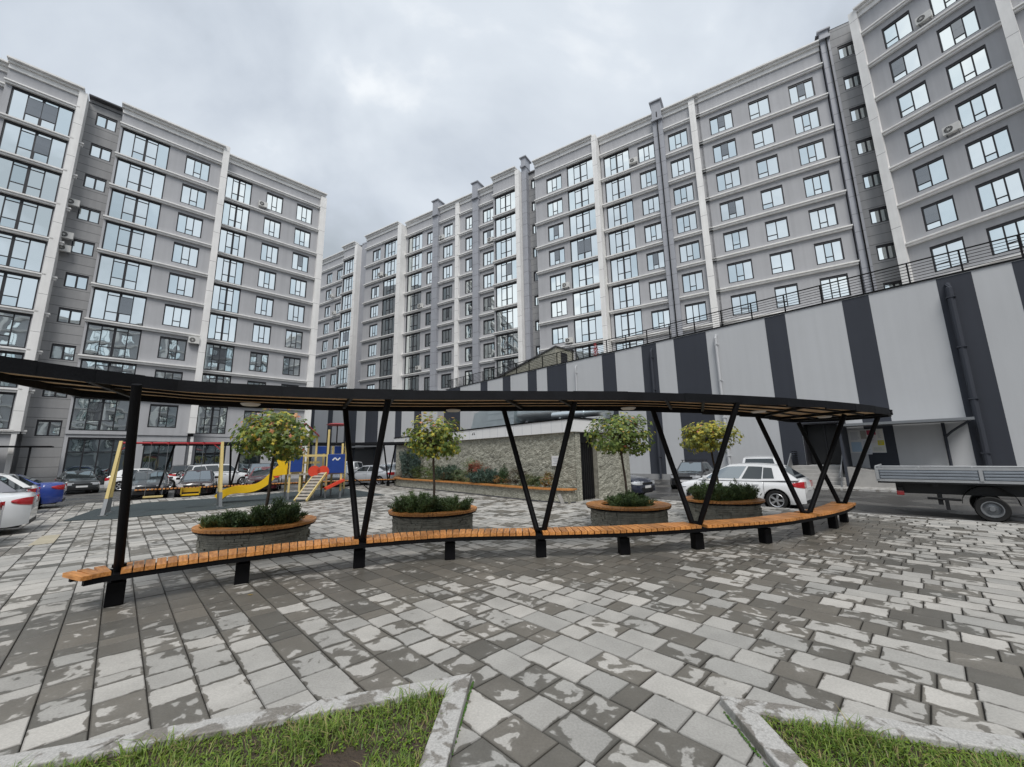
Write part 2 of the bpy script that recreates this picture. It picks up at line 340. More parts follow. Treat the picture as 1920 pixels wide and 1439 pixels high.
M['joint_sand'] = mat('joint_sand', (.030, .027, .023), .95, var=.3, vscale=3)

def leaf_mat(name, trans=.35):
    m, t, n, l, p = new_mat(name); out = n['Material Output']
    a = n.new('ShaderNodeVertexColor'); a.layer_name = 'Col'
    l.new(a.outputs[0], p.inputs['Base Color']); p.inputs['Roughness'].default_value = .5
    tr = n.new('ShaderNodeBsdfTranslucent'); l.new(a.outputs[0], tr.inputs[0])
    ms = n.new('ShaderNodeMixShader'); ms.inputs[0].default_value = trans; l.new(p.outputs[0], ms.inputs[1]); l.new(tr.outputs[0], ms.inputs[2]); l.new(ms.outputs[0], out.inputs[0])
    return m
M['leaf'] = leaf_mat('leaf'); M['needle'] = leaf_mat('needle', .15); M['grass'] = leaf_mat('grass_blade', .3)
def colored_mesh(name, v, f, cols, m):      # one colour per face
    me = bpy.data.meshes.new(name); me.from_pydata(v, [], f); me.materials.append(m)
    ca = me.color_attributes.new('Col', 'FLOAT_COLOR', 'CORNER'); buf = []
    for k, poly in enumerate(f): buf += list((*cols[k], 1.0))*len(poly)
    ca.data.foreach_set('color', buf); me.update(); return me

# ================================================================== GROUND
AZP = R(44.2); AV = Vector((-math.sin(AZP), math.cos(AZP))); NV = Vector((math.cos(AZP), math.sin(AZP)))
ROAD = -.13
g = MB(); g.quad((-900, -900, ROAD), (900, -900, ROAD), (900, 900, ROAD), (-900, 900, ROAD))
tag(g.build('road', M['asphalt']), 'damp dark asphalt of the yard around the paved square', kind='structure')
def an(a, n): q = AV*a+NV*n; return (q.x, q.y)
A0, A1, N0, N1 = -7.0, 27.0, -6.5, 15.22
b_ = MB(); b_.prism([an(A0, N0), an(A0, N1), an(A1, N1), an(A1, N0)], ROAD, -.014)
pavement = tag(b_.build('pavement', M['joint_sand']), 'paved square of half-dried concrete slabs laid in rows', kind='structure')
def slab_geo(v, f, uvs, szs, rns, a0, a1, n0, n1, dz, rr):
    g_ = .0038; a0 += .0048; a1 -= .0048; n0 += g_; n1 -= g_; b = len(v); ch = .004
    for (aa, nn, z) in ((a0, n0, -.012), (a1, n0, -.012), (a1, n1, -.012), (a0, n1, -.012), (a0, n0, dz-ch), (a1, n0, dz-ch), (a1, n1, dz-ch), (a0, n1, dz-ch), (a0+ch, n0+ch, dz), (a1-ch, n0+ch, dz), (a1-ch, n1-ch, dz), (a0+ch, n1-ch, dz)):
        x, y = an(aa, nn); v.append((x, y, z))
    cs = [(0, 0), (1, 0), (1, 1), (0, 1)]
    faces = [((11, 10, 9, 8), (3, 2, 1, 0))]
    for i in range(4):
        j = (i+1) % 4; faces.append(((8+i, 8+j, 4+j, 4+i), (i, j, j, i))); faces.append(((4+i, 4+j, j, i), (i, j, j, i)))
    for ff, cc in faces:
        f.append(tuple(b+k for k in ff))
        for c in cc: uvs += list(cs[c]); szs += [a1-a0, n1-n0]; rns += list(rr)
def slab_mesh(name, v, f, uvs, szs, rns):
    me = bpy.data.meshes.new(name); me.from_pydata(v, [], f); me.materials.append(M['slab'])
    for nm, d in (('uv', uvs), ('size', szs), ('rnd', rns)):
        lay = me.uv_layers.new(name=nm); lay.data.foreach_set('uv', d)
    me.update(); return me
rs = random.Random(5); slabs = []
rw = .30; nrow = int((N1-N0-.16)/rw)
for i in range(nrow):
    n0 = N1-.16-(i+1)*rw; a = A0+rs.uniform(0, .3)
    while a < A1-.6:
        Ls = rs.choices((.2, .3, .4, .5), (18, 34, 24, 24))[0]; slabs.append((a, a+Ls, n0, n0+rw)); a += Ls
def slab_px(s):
    x, y = an((s[0]+s[1])/2, (s[2]+s[3])/2); q = project((x, y, 0))
    if q is None or y < 1.2 or not (-40 < q[0] < 1960 and 0 < q[1] < 1480): return 0
    return (s[1]-s[0])*(s[3]-s[2])/(x*x+y*y)**1.5
order = sorted(range(len(slabs)), key=lambda i: -slab_px(slabs[i])); near = set(order[:300])
SHADE_DAMP_LINE = [(-5.0, 4.9), (-4.0, 5.8), (-2.4, 6.6), (-.5, 6.95), (1.5, 7.05), (3.6, 7.4), (5.2, 8.0), (7.0, 9.0), (8.6, 10.3)]  # middle of the band of painted canopy shade and damp
def shade_damp_bias(s):                             # paints the canopy's shade, along with damp, into slabs under the shelter
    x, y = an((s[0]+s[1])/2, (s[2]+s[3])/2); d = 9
    for (ax, ay), (bx, by) in zip(SHADE_DAMP_LINE, SHADE_DAMP_LINE[1:]):
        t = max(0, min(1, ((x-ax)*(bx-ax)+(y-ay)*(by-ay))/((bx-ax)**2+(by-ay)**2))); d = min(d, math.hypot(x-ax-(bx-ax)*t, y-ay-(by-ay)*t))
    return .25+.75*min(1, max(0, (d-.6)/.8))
bulk = ([], [], [], [], [])
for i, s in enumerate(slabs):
    rr = (rs.random()*shade_damp_bias(s), rs.random()); dz = rs.uniform(-.0018, .0018)
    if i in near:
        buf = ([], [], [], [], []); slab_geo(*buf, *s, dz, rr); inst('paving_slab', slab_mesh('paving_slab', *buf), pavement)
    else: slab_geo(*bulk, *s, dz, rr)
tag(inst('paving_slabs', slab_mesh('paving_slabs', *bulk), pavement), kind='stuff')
kb = MB()                                    # flush edging along the road
for k in range(int((A1-A0)/1.0)):
    a = A0+k; P = [an(a+.004, N1-.15), an(a+.996, N1-.15), an(a+.996, N1-.002), an(a+.004, N1-.002)]
    kb.prism(P[::-1], -.05, .004)
kb.build('edging_kerb', M['kerb'], pavement)

# lawn beds in the foreground
def bed(outer, wid, label, klabel):
    """outer: kerb line from far left round the apex; kerbs are separate stones along it"""
    pts = [Vector(p) for p in outer]
    root = empty('lawn_kerb', (pts[1].x, pts[1].y, 0)); tag(root, klabel, 'kerb')
    cen = sum(pts, Vector((0, 0)))/len(pts)
    def off(p, q, d):
        t = (q-p).normalized(); nn = Vector((-t.y, t.x))
        if nn.dot(cen-p) < 0: nn = -nn
        return p+nn*d, q+nn*d
    lines = [off(pts[i], pts[i+1], wid) for i in range(len(pts)-1)]
    def isect(l1, l2):
        p, r_ = l1[0], l1[1]-l1[0]; q, s_ = l2[0], l2[1]-l2[0]; c = r_.x*s_.y-r_.y*s_.x
        k = ((q.x-p.x)*s_.y-(q.y-p.y)*s_.x)/c; return p+r_*k
    apex = isect(lines[0], lines[1]); o = Vector((pts[1].x, pts[1].y))
    for (p, q, ip, iq) in ((pts[0], pts[1], lines[0][0], apex), (pts[1], pts[2], apex, lines[1][1])):
        nst = max(1, round((q-p).length/1.0))
        for k in range(nst):
            t0, t1 = k/nst+.002, (k+1)/nst-.002
            poly = [p.lerp(q, t0), p.lerp(q, t1), ip.lerp(iq, t1), ip.lerp(iq, t0)]
            ar = sum(poly[i].x*poly[(i+1) % 4].y-poly[(i+1) % 4].x*poly[i].y for i in range(4))
            if ar < 0: poly.reverse()
            m = MB(); m.prism([(w.x-o.x, w.y-o.y) for w in poly], -.03, .062); m.build('kerb_stone', M['kerb'], root, bevel=.008)
    soilp = [lines[0][0], apex, lines[1][1]]+[Vector(p) for p in ((pts[2].x, -3), (pts[0].x, -3))]
    ar = sum(soilp[i].x*soilp[(i+1) % 5].y-soilp[(i+1) % 5].x*soilp[i].y for i in range(5))
    if ar < 0: soilp.reverse()
    m = MB(); m.prism([(w.x, w.y) for w in soilp], -.01, .022); tag(m.build('soil', M['soil']), 'bare brown earth of a lawn bed', kind='structure')
    return [Vector((w.x, w.y)) for w in soilp]
bedL = bed([(-4.6, 2.24), (-.36, 3.545), (-.50, .4)], .155, '', 'pale wet-stained kerb of the left-hand lawn bed pointing at the shelter')
bedR = bed([(1.40, .4), (1.43, 3.19), (4.6, 2.22)], .155, '', 'pale blotchy kerb of the right-hand lawn bed with sharp corner')
def inside(p, poly):
    c = False; j = len(poly)-1
    for i in range(len(poly)):
        a, b = poly[i], poly[j]
        if (a.y > p.y) != (b.y > p.y) and p.x < (b.x-a.x)*(p.y-a.y)/(b.y-a.y)+a.x: c = not c
        j = i
    return c
def grass(poly, n, label, bare, seed):
    r = random.Random(seed); v, f, c = [], [], []
    x0, x1 = min(p.x for p in poly), max(p.x for p in poly); k = 0; tries = 0
    while k < n and tries < n*12:
        tries += 1; p = Vector((r.uniform(x0, x1), r.uniform(1.5, 3.6)))
        if not inside(p, poly) or any((p-Vector(b[:2])).length < b[2]*r.uniform(.75, 1.1) for b in bare): continue
        tall = (.5+.5*math.sin(p.x*6.1+seed*3)*math.sin(p.y*7.3+seed*2))**2*2.0
        clump = .5+.5*math.sin(p.x*23+seed)*math.cos(p.y*19)
        if r.random() > .45+.55*clump: continue
        k += 1; hgt = r.uniform(.022, .062)*(0.75+.8*tall); w = r.uniform(.0018, .0042); a = r.uniform(0, 2*math.pi)
        lean = Vector((math.cos(a), math.sin(a)))*hgt*r.uniform(.4, 1.5); s = Vector((-math.sin(a), math.cos(a)))*w; b = len(v)
        v += [(p.x-s.x, p.y-s.y, .02), (p.x+s.x, p.y+s.y, .02), (p.x+s.x*.8+lean.x*.4, p.y+s.y*.8+lean.y*.4, .02+hgt*.6), (p.x-s.x*.8+lean.x*.4, p.y-s.y*.8+lean.y*.4, .02+hgt*.6), (p.x+lean.x, p.y+lean.y, .02+hgt*r.uniform(.55, 1))]
        f += [(b, b+1, b+2, b+3), (b+3, b+2, b+4)]
        g0 = r.random(); cc = (.085+.15*g0, .165+.15*g0, .025+.03*g0) if r.random() > .12 else (.32, .27, .12)
        c += [cc, tuple(q*1.15 for q in cc)]
    for q in range(n//7):                   # clover leaves close to the ground
        p = Vector((r.uniform(x0, x1), r.uniform(1.6, 3.6)))
        if not inside(p, poly) or any((p-Vector(b[:2])).length < b[2]*.8 for b in bare): continue
        for j in range(3):
            a = j*2.1+r.random(); rr = r.uniform(.005, .010); z = r.uniform(.025, .045); cxy = p+Vector((math.cos(a), math.sin(a)))*rr; b = len(v)
            for m_ in range(5):
                aa = a+2*math.pi*m_/5; v.append((cxy.x+math.cos(aa)*rr, cxy.y+math.sin(aa)*rr, z+r.uniform(-.004, .004)))
            f.append(tuple(range(b, b+5))); g0 = r.random(); c.append((.10+.14*g0, .20+.14*g0, .03))
    tag(inst('grass', colored_mesh('grass', v, f, c, M['grass'])), label, 'grass', kind='stuff')
grass(bedL, 19000, 'uneven green grass growing in the left-hand lawn bed', [(-1.02, 2.62, .17)], 3)
grass(bedR, 16000, 'green grass growing in the right-hand lawn bed', [], 8)

# moss in the joint beside the kerbs
r = random.Random(4); v, f, c = [], [], []
for (p, q, n) in (((-.352, 3.52), (-.432, 2.4), 260), ((1.415, 3.1), (1.40, 2.4), 140)):
    for k in range(n):
        t = r.random(); x = p[0]+(q[0]-p[0])*t+r.uniform(0, .012)*(1 if p[0] < 0 else -1); y = p[1]+(q[1]-p[1])*t; b = len(v); s = r.uniform(.004, .009); z = r.uniform(.002, .012)
        v += [(x-s, y-s, z), (x+s, y-s*.6, z), (x, y+s, z+.004)]; f.append((b, b+1, b+2)); c.append((.07, .12+.08*r.random(), .02))
tag(inst('moss', colored_mesh('moss', v, f, c, M['grass'])), 'thin line of green moss in the joint beside the kerbs', 'moss', kind='stuff')

# ================================================================== WINDOWS
_wcache = {}
def wmesh(kind, w, h):
    key = (kind, round(w, 2), round(h, 2))
    if key in _wcache: return _wcache[key]
    w, h = key[1]-.008, key[2]-.008; m = MB(); T = .085; y0, y1 = .05, .19; yf0, yf1 = .10, .165
    m.box(0, w, y0, y1, h-T*1.9, h); m.box(0, w, y0+.003, y1, 0, T); m.box(0, T, y0+.001, y1-.001, T, h-T*1.9); m.box(w-T, w, y0+.001, y1-.001, T, h-T*1.9)
    panes = []; i0, i1, k0, k1 = T, w-T, T, h-T*1.9; iw = i1-i0; ih = k1-k0; t = .075
    def vbar(x, a=k0, b=k1, th=t): m.box(x-th/2, x+th/2, yf0, yf1, a, b)
    def hbar(z, a, b, th=t): m.box(a, b, yf0+.002, yf1-.002, z-th/2, z+th/2)
    def pane(a, b, c_, d, op=False, th=t): panes.append((a, b, c_, d, op))
    if kind == '3':
        x1, x2 = i0+iw*.345, i0+iw*.655; vbar(x1); vbar(x2); z = k0+ih*.27; hbar(z, x1, x2)
        pane(i0, x1, k0, k1); pane(x1, x2, z, k1, True); pane(x1, x2, k0, z); pane(x2, i1, k0, k1)
    elif kind == '2a':
        x = i0+iw*.48; vbar(x); z = k0+ih*.27; hbar(z, i0, x); pane(i0, x, z, k1, True); pane(i0, x, k0, z); pane(x, i1, k0, k1)
    elif kind == '2s':
        x = i0+iw*.5; vbar(x, th=.12); pane(i0, x, k0, k1, True); pane(x, i1, k0, k1)
    elif kind == 'bay':
        xs = [i0+iw*q for q in (.245, .5, .755)]
        vbar(xs[0]); vbar(xs[1], th=.17); vbar(xs[2]); zb, zt = k0+ih*.30, k0+ih*.90
        for a, b in ((xs[0], xs[1]), (xs[1], xs[2])):
            hbar(zb, a, b); hbar(zt, a, b); pane(a, b, k0, zb); pane(a, b, zb, zt, True); pane(a, b, zt, k1)
        pane(i0, xs[0], k0, k1); pane(xs[2], i1, k0, k1)
    elif kind == 'shop':
        nx = max(2, round(w/.85)); zt = k0+ih*.72
        for q in range(nx):
            a, b = i0+iw*q/nx, i0+iw*(q+1)/nx
            if q: vbar(a, th=.08)
            hbar(zt, a, b, .07); pane(a, b, k0, zt); pane(a, b, zt, k1)
    pm = []
    for (a, b, c_, d, op) in panes:
        q = MB(); q.box(a+.003, b-.003, .128, .136, c_+.003, d-.003); pm.append((q.mesh('pane', None), op, (a, b, c_, d)))
    _wcache[key] = (m.mesh('window', M['frame']), pm); return _wcache[key]
_pcache = {}
def with_mat(me, m):
    k = (me.name, m.name)
    if k not in _pcache:
        c = me.copy(); c.materials.clear(); c.materials.append(m); _pcache[k] = c
    return _pcache[k]
_scache = {}
wr = random.Random(21)
def window(parent, kind, x, y, z, w, h, shop=False):
    me, pm = wmesh(kind, w, h); o = inst('window', me, parent, (x+.004, y, z+.004))
    scr = wr.random(); full = False
    for (pme, op, (a, b, c_, d)) in pm:
        gm = M['glass_shop'] if shop else (M['glass_tint'] if wr.random() < .25 else M['glass'])
        if kind == '2s' and op and wr.random() < .09 and not shop: gm = M['screen']
        inst('pane', with_mat(pme, gm), o, rot=(0, 0, 0))
        if op and kind in ('3', '2a', 'bay') and not shop and (scr < .10 or wr.random() < .05):
            k = (round(a, 2), round(b, 2), round(c_, 2), round(d, 2))
            if k not in _scache:
                q = MB(); q.box(a+.02, b-.02, .085, .095, c_+.02, d-.02); zc = (c_+d)/2
                q.box(a+.02, b-.02, .080, .0849, zc-.012, zc+.012); _scache[k] = q.mesh('insect_screen', M['screen'])
            inst('insect_screen', _scache[k], o)
    return o

def wall_strips(m, x0, x1, z0, z1, y, cols, dep=.2):
    """front skin of a facade section with real openings; cols = [(wx0, wx1, [(z0, z1)...])]"""
    xs = x0
    for (a, b, rows) in sorted(cols):
        if a > xs: m.quad((xs, y, z0), (a, y, z0), (a, y, z1), (xs, y, z1))
        zc = z0
        for (c_, d) in sorted(rows):
            if c_ > zc: m.quad((a, y, zc), (b, y, zc), (b, y, c_), (a, y, c_))
            Y = y+dep
            m.quad((a, y, c_), (b, y, c_), (b, Y, c_), (a, Y, c_)); m.quad((a, Y, d), (b, Y, d), (b, y, d), (a, y, d))
            m.quad((a, y, d), (a, y, c_), (a, Y, c_), (a, Y, d)); m.quad((b, y, c_), (b, y, d), (b, Y, d), (b, Y, c_))
            m.quad((a, Y, c_), (b, Y, c_), (b, Y, d), (a, Y, d)); zc = d
        if zc < z1: m.quad((a, y, zc), (b, y, zc), (b, y, z1), (a, y, z1))
        xs = b
    if xs < x1: m.quad((xs, y, z0), (x1, y, z0), (x1, y, z1), (xs, y, z1))

def ledge(parent, x0, x1, y, z):            # z = top of ledge, y = wall face
    m = MB(); m.box(x0-.05, x1+.05, y-.30, y-.001, z-.11, z); m.box(x0, x1, y-.20, y-.001, z-.27, z-.111)
    return m.build('ledge', M['trim'], parent)
def cornice(parent, x0, x1, y, z, left=True):
    m = MB(); m.box(x0-.12, x1+.12, y-.50, y+.4, z-.13, z); m.box(x0-.06, x1+.06, y-.28, y+.4, z-.34, z-.131); m.box(x0-.01, x1+.01, y-.12, y+.3, z-.74, z-.341)
    return m.build('cornice', M['trim'], parent)
def pilaster(parent, x0, x1, y0, y1, z0, z1, step=3.0):
    m = MB(); m.box(x0, x1, y0, y1, z0, z1); o = m.build('pilaster', M['trim'], parent)
    q = MB(); z = z0+step*.45
    while z < z1-.5: q.box(x0-.002, x1+.002, y0-.003, y0+.05, z, z+.018); z += step
    q.build('joint_line', M['joint'], o); return o
def section(parent, x0, x1, p, z0, z1, cols, zled, back=.62, wallmat='stucco', ledges=True, corn=None, lz=None, frieze=True, siding=0):
    """one bay of facade: wall skin, windows, ledges, cornice. cols = [(a, b, kind, zoff0, zoff1)] repeated on each storey base in zled"""
    y = -p; m = MB(); cc = []
    for (a, b, kind, o0, o1) in cols: cc.append((a, b, [(z+o0, z+o1) for z in zled if z+o1 < z1 and z+o0 > z0]))
    wall_strips(m, x0, x1, z0, z1, y, cc)
    m.quad((x0, back, z0), (x0, y, z0), (x0, y, z1), (x0, back, z1)); m.quad((x1, y, z0), (x1, back, z0), (x1, back, z1), (x1, y, z1)); m.quad((x0, y, z1), (x1, y, z1), (x1, back, z1), (x0, back, z1))
    m.build('wall', M[wallmat], parent)
    for (a, b, kind, o0, o1) in cols:
        for z in zled:
            if z+o1 < z1 and z+o0 > z0: window(parent, kind, a, y, z+o0, b-a, o1-o0)
    if ledges:
        for z in (lz or zled):
            if z0 < z-.3 and z < z1: ledge(parent, x0, x1, y, z)
    if siding:
        q = MB(); z = z0+.25; ops = [(a-.02, b+.02, c_-.02, d+.02) for (a, b, rows) in cc for (c_, d) in rows]
        while z < z1-.2:
            xa = x0
            for (a, b, c_, d) in sorted(o for o in ops if o[2] < z < o[3]): q.box(xa, a, y-.006, y+.03, z, z+.022); xa = b
            q.box(xa, x1, y-.006, y+.03, z, z+.022); z += siding
        q.build('siding_joint', M['joint'], parent)
    if corn: cornice(parent, x0, x1, y, corn)

# ================================================================== LEFT APARTMENT BUILDING
FR_L = ((-22.029, 42.841), R(43.5))
Lb = empty('apartment_building', (*FR_L[0], 0), FR_L[1])
tag(Lb, 'ten-storey grey apartment block with white pilasters behind the swing and parked cars', 'building')
ST = 2.978; LZ = [4.2+ST*k for k in range(9)]; LZA = LZ+[31.0]; TOPL = 32.8
m = MB(); m.box(-60, .2, .6, 15, -.2, TOPL-.3); m.build('core', M['stucco'], Lb)
m = MB(); m.box(-60, .2, .1, 15.2, TOPL-.28, TOPL-.2); m.build('roof', M['roof'], Lb)
section(Lb, -44, -23.62, 0, -.2, TOPL-.1, [(-26.4, -24.3, '3', .4, 2.42), (-30.5, -27.6, 'bay', .14, 2.64), (-35, -33, '3', .4, 2.42)], LZ, lz=LZA, corn=TOPL)
section(Lb, -23.6, -19.7, .75, -.2, TOPL-.1, [(-23.25, -19.95, 'bay', .07, 2.705)], LZ, lz=LZA, corn=TOPL)
pilaster(Lb, -19.86, -19.36, -1.05, .3, 4.22, TOPL-.35, ST)
section(Lb, -19.36, -17.3, -.15, -.2, TOPL+.1, [(-18.82, -17.52, '2s', 2.62, 3.86)], [z-ST for z in LZ[:1]]+LZ[:-1]+[LZ[-1]], ledges=False, wallmat='stucco_dark', siding=.74)
m = MB(); m.box(-19.4, -17.2, -.35, .5, TOPL+.1, TOPL+.22); m.build('stair_roof_edge', M['roof'], Lb)
section(Lb, -17.2, -9.95, 1.0, 4.0, TOPL-.1, [(-17.05, -13.85, 'bay', .07, 2.705), (-12.66, -10.80, '3', .45, 2.42)], LZ, lz=LZA, corn=TOPL)
section(Lb, -9.46, .12, 0, 4.0, TOPL-.1, [(-9.36, -7.1, 'bay', .07, 2.70), (-5.76, -4.13, '3', .42, 2.42), (-2.76, -1.08, '3', .42, 2.42)], LZ, lz=LZA, corn=TOPL)
pilaster(Lb, -9.96, -9.46, -1.3, .3, 4.22, TOPL+.12, ST)
pilaster(Lb, -.36, .28, -.32, .35, -.2, TOPL-.5, ST)
for x0, x1, p, wins in ((-17.2, -9.95, .9, [(-17.0, -13.6, .1, 3.75), (-12.7, -10.7, .35, 3.3)]), (-9.94, .12, -.05, [(-9.2, -6.9, .3, 3.5), (-5.8, -4.0, .3, 3.3), (-2.9, -1.0, .3, 3.3)])):
    m = MB(); wall_strips(m, x0, x1, -.2, 3.99, -p, [(a, b, [(c_, d)]) for a, b, c_, d in wins]); m.quad((x0, .62, -.2), (x0, -p, -.2), (x0, -p, 3.99), (x0, .62, 3.99)); m.quad((x1, -p, -.2), (x1, .62, -.2), (x1, .62, 3.99), (x1, -p, 3.99))
    m.build('wall', M['stucco'], Lb)
    for a, b, c_, d in wins: window(Lb, 'shop', a, -p, c_, b-a, d-c_, shop=True)
pilaster(Lb, -9.7, -9.5, -1.06, -.6, -.2, 3.93, 6); pilaster(Lb, -19.75, -19.5, -.95, -.7, -.2, 3.93, 6)
ledge(Lb, -23.6, -19.4, -.75, 4.22)
for k in range(9): ledge(Lb, -19.34, -19.15, -.5+.0, LZ[k]+.02)
window(Lb, 'shop', -18.9, .152-.001, .2, 1.4, 2.3, shop=True)
# stubs of ledge visible on the pilaster side of the recess are part of the pilaster run
m = MB(); m.box(-24.6, -17.6, -2.4, -1.2, 2.95, 3.05)
for x in (-24.2, -21.3, -18.6): m.box(x-.05, x+.05, -2.3, -2.2, -.13, 2.95)
en = m.build('entrance_canopy', M['black_metal'], Lb)

# ================================================================== RIGHT APARTMENT BUILDING
FR_R = ((18.523, 33.779), R(-31.45))
Rb = empty('apartment_building', (*FR_R[0], 0), FR_R[1])
tag(Rb, 'long grey apartment block with roof shafts rising above the striped wall', 'building')
RZ = [10.05+3*k for k in range(8)]; RZA = [z for z in RZ[1:]]+[34.05]; TOPR = 36.15
m = MB(); m.box(-75, -9.7, .6, 15, -.2, TOPR-.35); m.build('core', M['stucco'], Rb)
m = MB(); m.box(-75, -9.7, .05, 15.2, TOPR-.33, TOPR-.22); m.build('roof', M['roof'], Rb)
W3 = ('3', .38, 2.24); BAY = ('bay', .08, 2.72)
def RS(x0, x1, p, cols, corn=TOPR, z0=10.0, **k): section(Rb, x0, x1, p, z0, corn-.1, [(a, b, *kk) for a, b, kk in cols], RZ, lz=RZA, corn=corn, **k)
RS(-72, -53.5, -.2, [(-59.0, -57.5, W3), (-56.2, -54.7, W3), (-62.6, -61.2, W3)])
RS(-53.45, -50.4, .6, [(-53.3, -50.5, BAY)], corn=TOPR+.1)
pilaster(Rb, -50.4, -49.8, -.85, .3, 10, TOPR-.6)
m = MB(); m.box(-49.8, -47.9, .05, .7, 10, TOPR); m.build('recess_wall', M['tile'], Rb)
RS(-47.5, -40.3, .8, [(-46.0, -44.2, W3), (-43.36, -40.46, BAY)])
pilaster(Rb, -40.3, -39.55, -1.1, .3, 10, TOPR-.55)
RS(-39.5, -29.9, 0, [(-39.2, -36.35, BAY), (-35.45, -33.85, W3), (-32.45, -30.73, W3)])
pilaster(Rb, -30.08, -29.48, -.3, .3, 10, TOPR-.05)
RS(-29.7, -23.6, 0, [(-28.58, -26.96, W3), (-25.73, -24.0, W3)], corn=TOPR+.004)
RS(-23.5, -20.15, .8, [(-23.3, -20.25, BAY)], corn=TOPR+.35)
pilaster(Rb, -20.15, -19.6, -1.1, .3, 10, TOPR-.2)
section(Rb, -18.9, -17.6, -.2, 10.0, TOPR, [(-18.62, -17.85, '2s', 2.62, 3.86)], RZ, ledges=False, wallmat='stucco_dark', siding=.75)
RS(-17.55, -10.4, .8, [(-16.1, -14.17, W3), (-13.51, -10.4+.02, BAY)])
pilaster(Rb, -10.38, -9.88, -1.1, .3, 10, TOPR-.05)
RS(-9.8, .2, 0, [(-9.5, -6.72, BAY), (-5.84, -4.15, W3), (-2.82, -1.03, W3)])
pilaster(Rb, -.66, -.12, -.32, .3, 10, TOPR+.02)
section(Rb, -.1, 9.7, 0, 10.0, TOPR-.1, [(.95, 2.87, *W3), (4.17, 5.78, '2a', .38, 2.24), (7.22, 8.98, *W3)], RZ, lz=RZA, corn=TOPR-.005)
m = MB(); m.box(-9.7, 13.2, .6, 15, 9, TOPR-.3); m.build('core', M['stucco'], Rb)
section(Rb, 10.45, 12.6, .22, 10.0, TOPR+.6, [(10.82, 12.03, '2s', 2.62, 3.86)], RZ, ledges=False, wallmat='stucco_dark', siding=.75, back=.6)
m = MB(); m.box(9.6, 13.2, -.15, 5, TOPR+.6, TOPR+.75); m.build('stair_roof_edge', M['roof'], Rb)
def shaft(x0, x1, p, z1, chim=0, step=1.5):
    m = MB(); m.box(x0, x1, -p, .3, 10, z1); o = m.build('shaft', M['tile'], Rb)
    q = MB(); z = 10.8
    while z < z1-.2: q.box(x0-.003, x1+.003, -p-.004, .29, z, z+.022); z += step
    q.build('tile_joint', M['joint'], o)
    if chim:
        c_ = MB(); c_.box(x0-.05, x1+.05, -p-.25, .5, z1, z1+.25); c_.box(x0+.02, x1-.02, -p-.1, .6, z1+.25, z1+chim); c_.box(x0-.14, x1+.14, -p-.25, .8, z1+chim, z1+chim+.12); c_.build('chimney', M['tile'], o)
shaft(-34.0, -33.02, .45, 35.0, 2.3); shaft(-27.05, -26.15, .45, 35.0, 2.3); shaft(-19.55, -18.9, .5, 36.4, 1.3); shaft(-4.08, -3.14, .45, 35.0, 2.2); shaft(9.8, 10.43, .3, 36.0, .8)
for x, p in ((-3.6, .5), (10.2, .36)):
    m = MB(); m.tube([(x, -p-.05, 10), (x, -p-.05, 36)], .05, 8); m.build('drain_pipe', M['black_metal'], Rb)
# striped base below deck level, far end
m = MB(); m.box(-75, -32.1, -.95, .33, -.2, 9.98); m.build('base_wall', M['pod_light'], Rb)
for a, b in ((-75, -66), (-63.5, -61.5), (-60.2, -57.9), (-54.4, -53.2), (-50.3, -47.6), (-45.6, -43.0), (-39.6, -38.4), (-36.1, -34.85)):
    m = MB(); m.box(a, b, -.956, -.9, -.2, 9.97); m.build('dark_stripe', M['pod_dark'], Rb)
m = MB(); m.box(-47.6, -43.6, -.965, -.957, 0, 3.2); m.build('doorway', M['car_black'], Rb)
m = MB(); m.box(-49.5, -41.5, -2.2, -.966, 3.3, 3.5); m.build('door_awning', M['steel'], Rb)

# ================================================================== END BLOCK (turned toward the camera)
FR_Z = ((27.94, 26.53), R(-61))
Zb = empty('apartment_building', (*FR_Z[0], 0), FR_Z[1])
tag(Zb, 'near grey apartment block at the right edge, turned toward the camera', 'building')
m = MB(); m.box(-.1, 40, .6, 15, 9, TOPR+.2); m.build('core', M['stucco'], Zb)
section(Zb, .36, 6.62, 0, 10.0, TOPR+.1, [(1.42, 3.0, '2a', .38, 2.24), (3.98, 5.8, '3', .38, 2.24)], RZ, lz=RZA, corn=TOPR+.2)
pilaster(Zb, -.16, .36, -.35, .4, 10, TOPR+.1)
section(Zb, 6.7, 40, .35, 10.0, TOPR+.1, [(7.6, 10.6, 'bay', .14, 2.66), (12, 14, '3', .38, 2.24), (16, 18, '3', .38, 2.24), (20, 23, 'bay', .14, 2.66)], RZ, lz=RZA, corn=TOPR+.2)
pilaster(Zb, 6.64, 7.15, -.7, .3, 10, TOPR-.5)

# the two blocks that close the yard behind the camera; they show in the window reflections
for (ox, oy, th, wid, lab) in ((26.0, -20.0, 223.5, 64, 'grey apartment block closing the yard behind the camera on the right'), (-62.0, -4.0, 121.5, 60, 'grey apartment block closing the yard behind the camera on the left')):
    Qb = empty('apartment_building', (ox, oy, 0), R(th)); tag(Qb, lab, 'building')
    q = MB(); q.box(-wid/2, wid/2, .6, 14, -.2, 32.5); q.build('core', M['stucco'], Qb)
    cols_ = []; x = -wid/2+2
    while x < wid/2-5: cols_ += [(x, x+3.0, 'bay', .12, 2.66), (x+4.6, x+6.4, '3', .4, 2.4)]; x += 8.2
    section(Qb, -wid/2, wid/2, 0, -.2, 32.7, cols_, LZ, lz=LZA, corn=32.8)
    x = -wid/2+1
    while x < wid/2: pilaster(Qb, x-.3, x+.3, -.35, .3, 0, 32.4, 3); x += 8.2

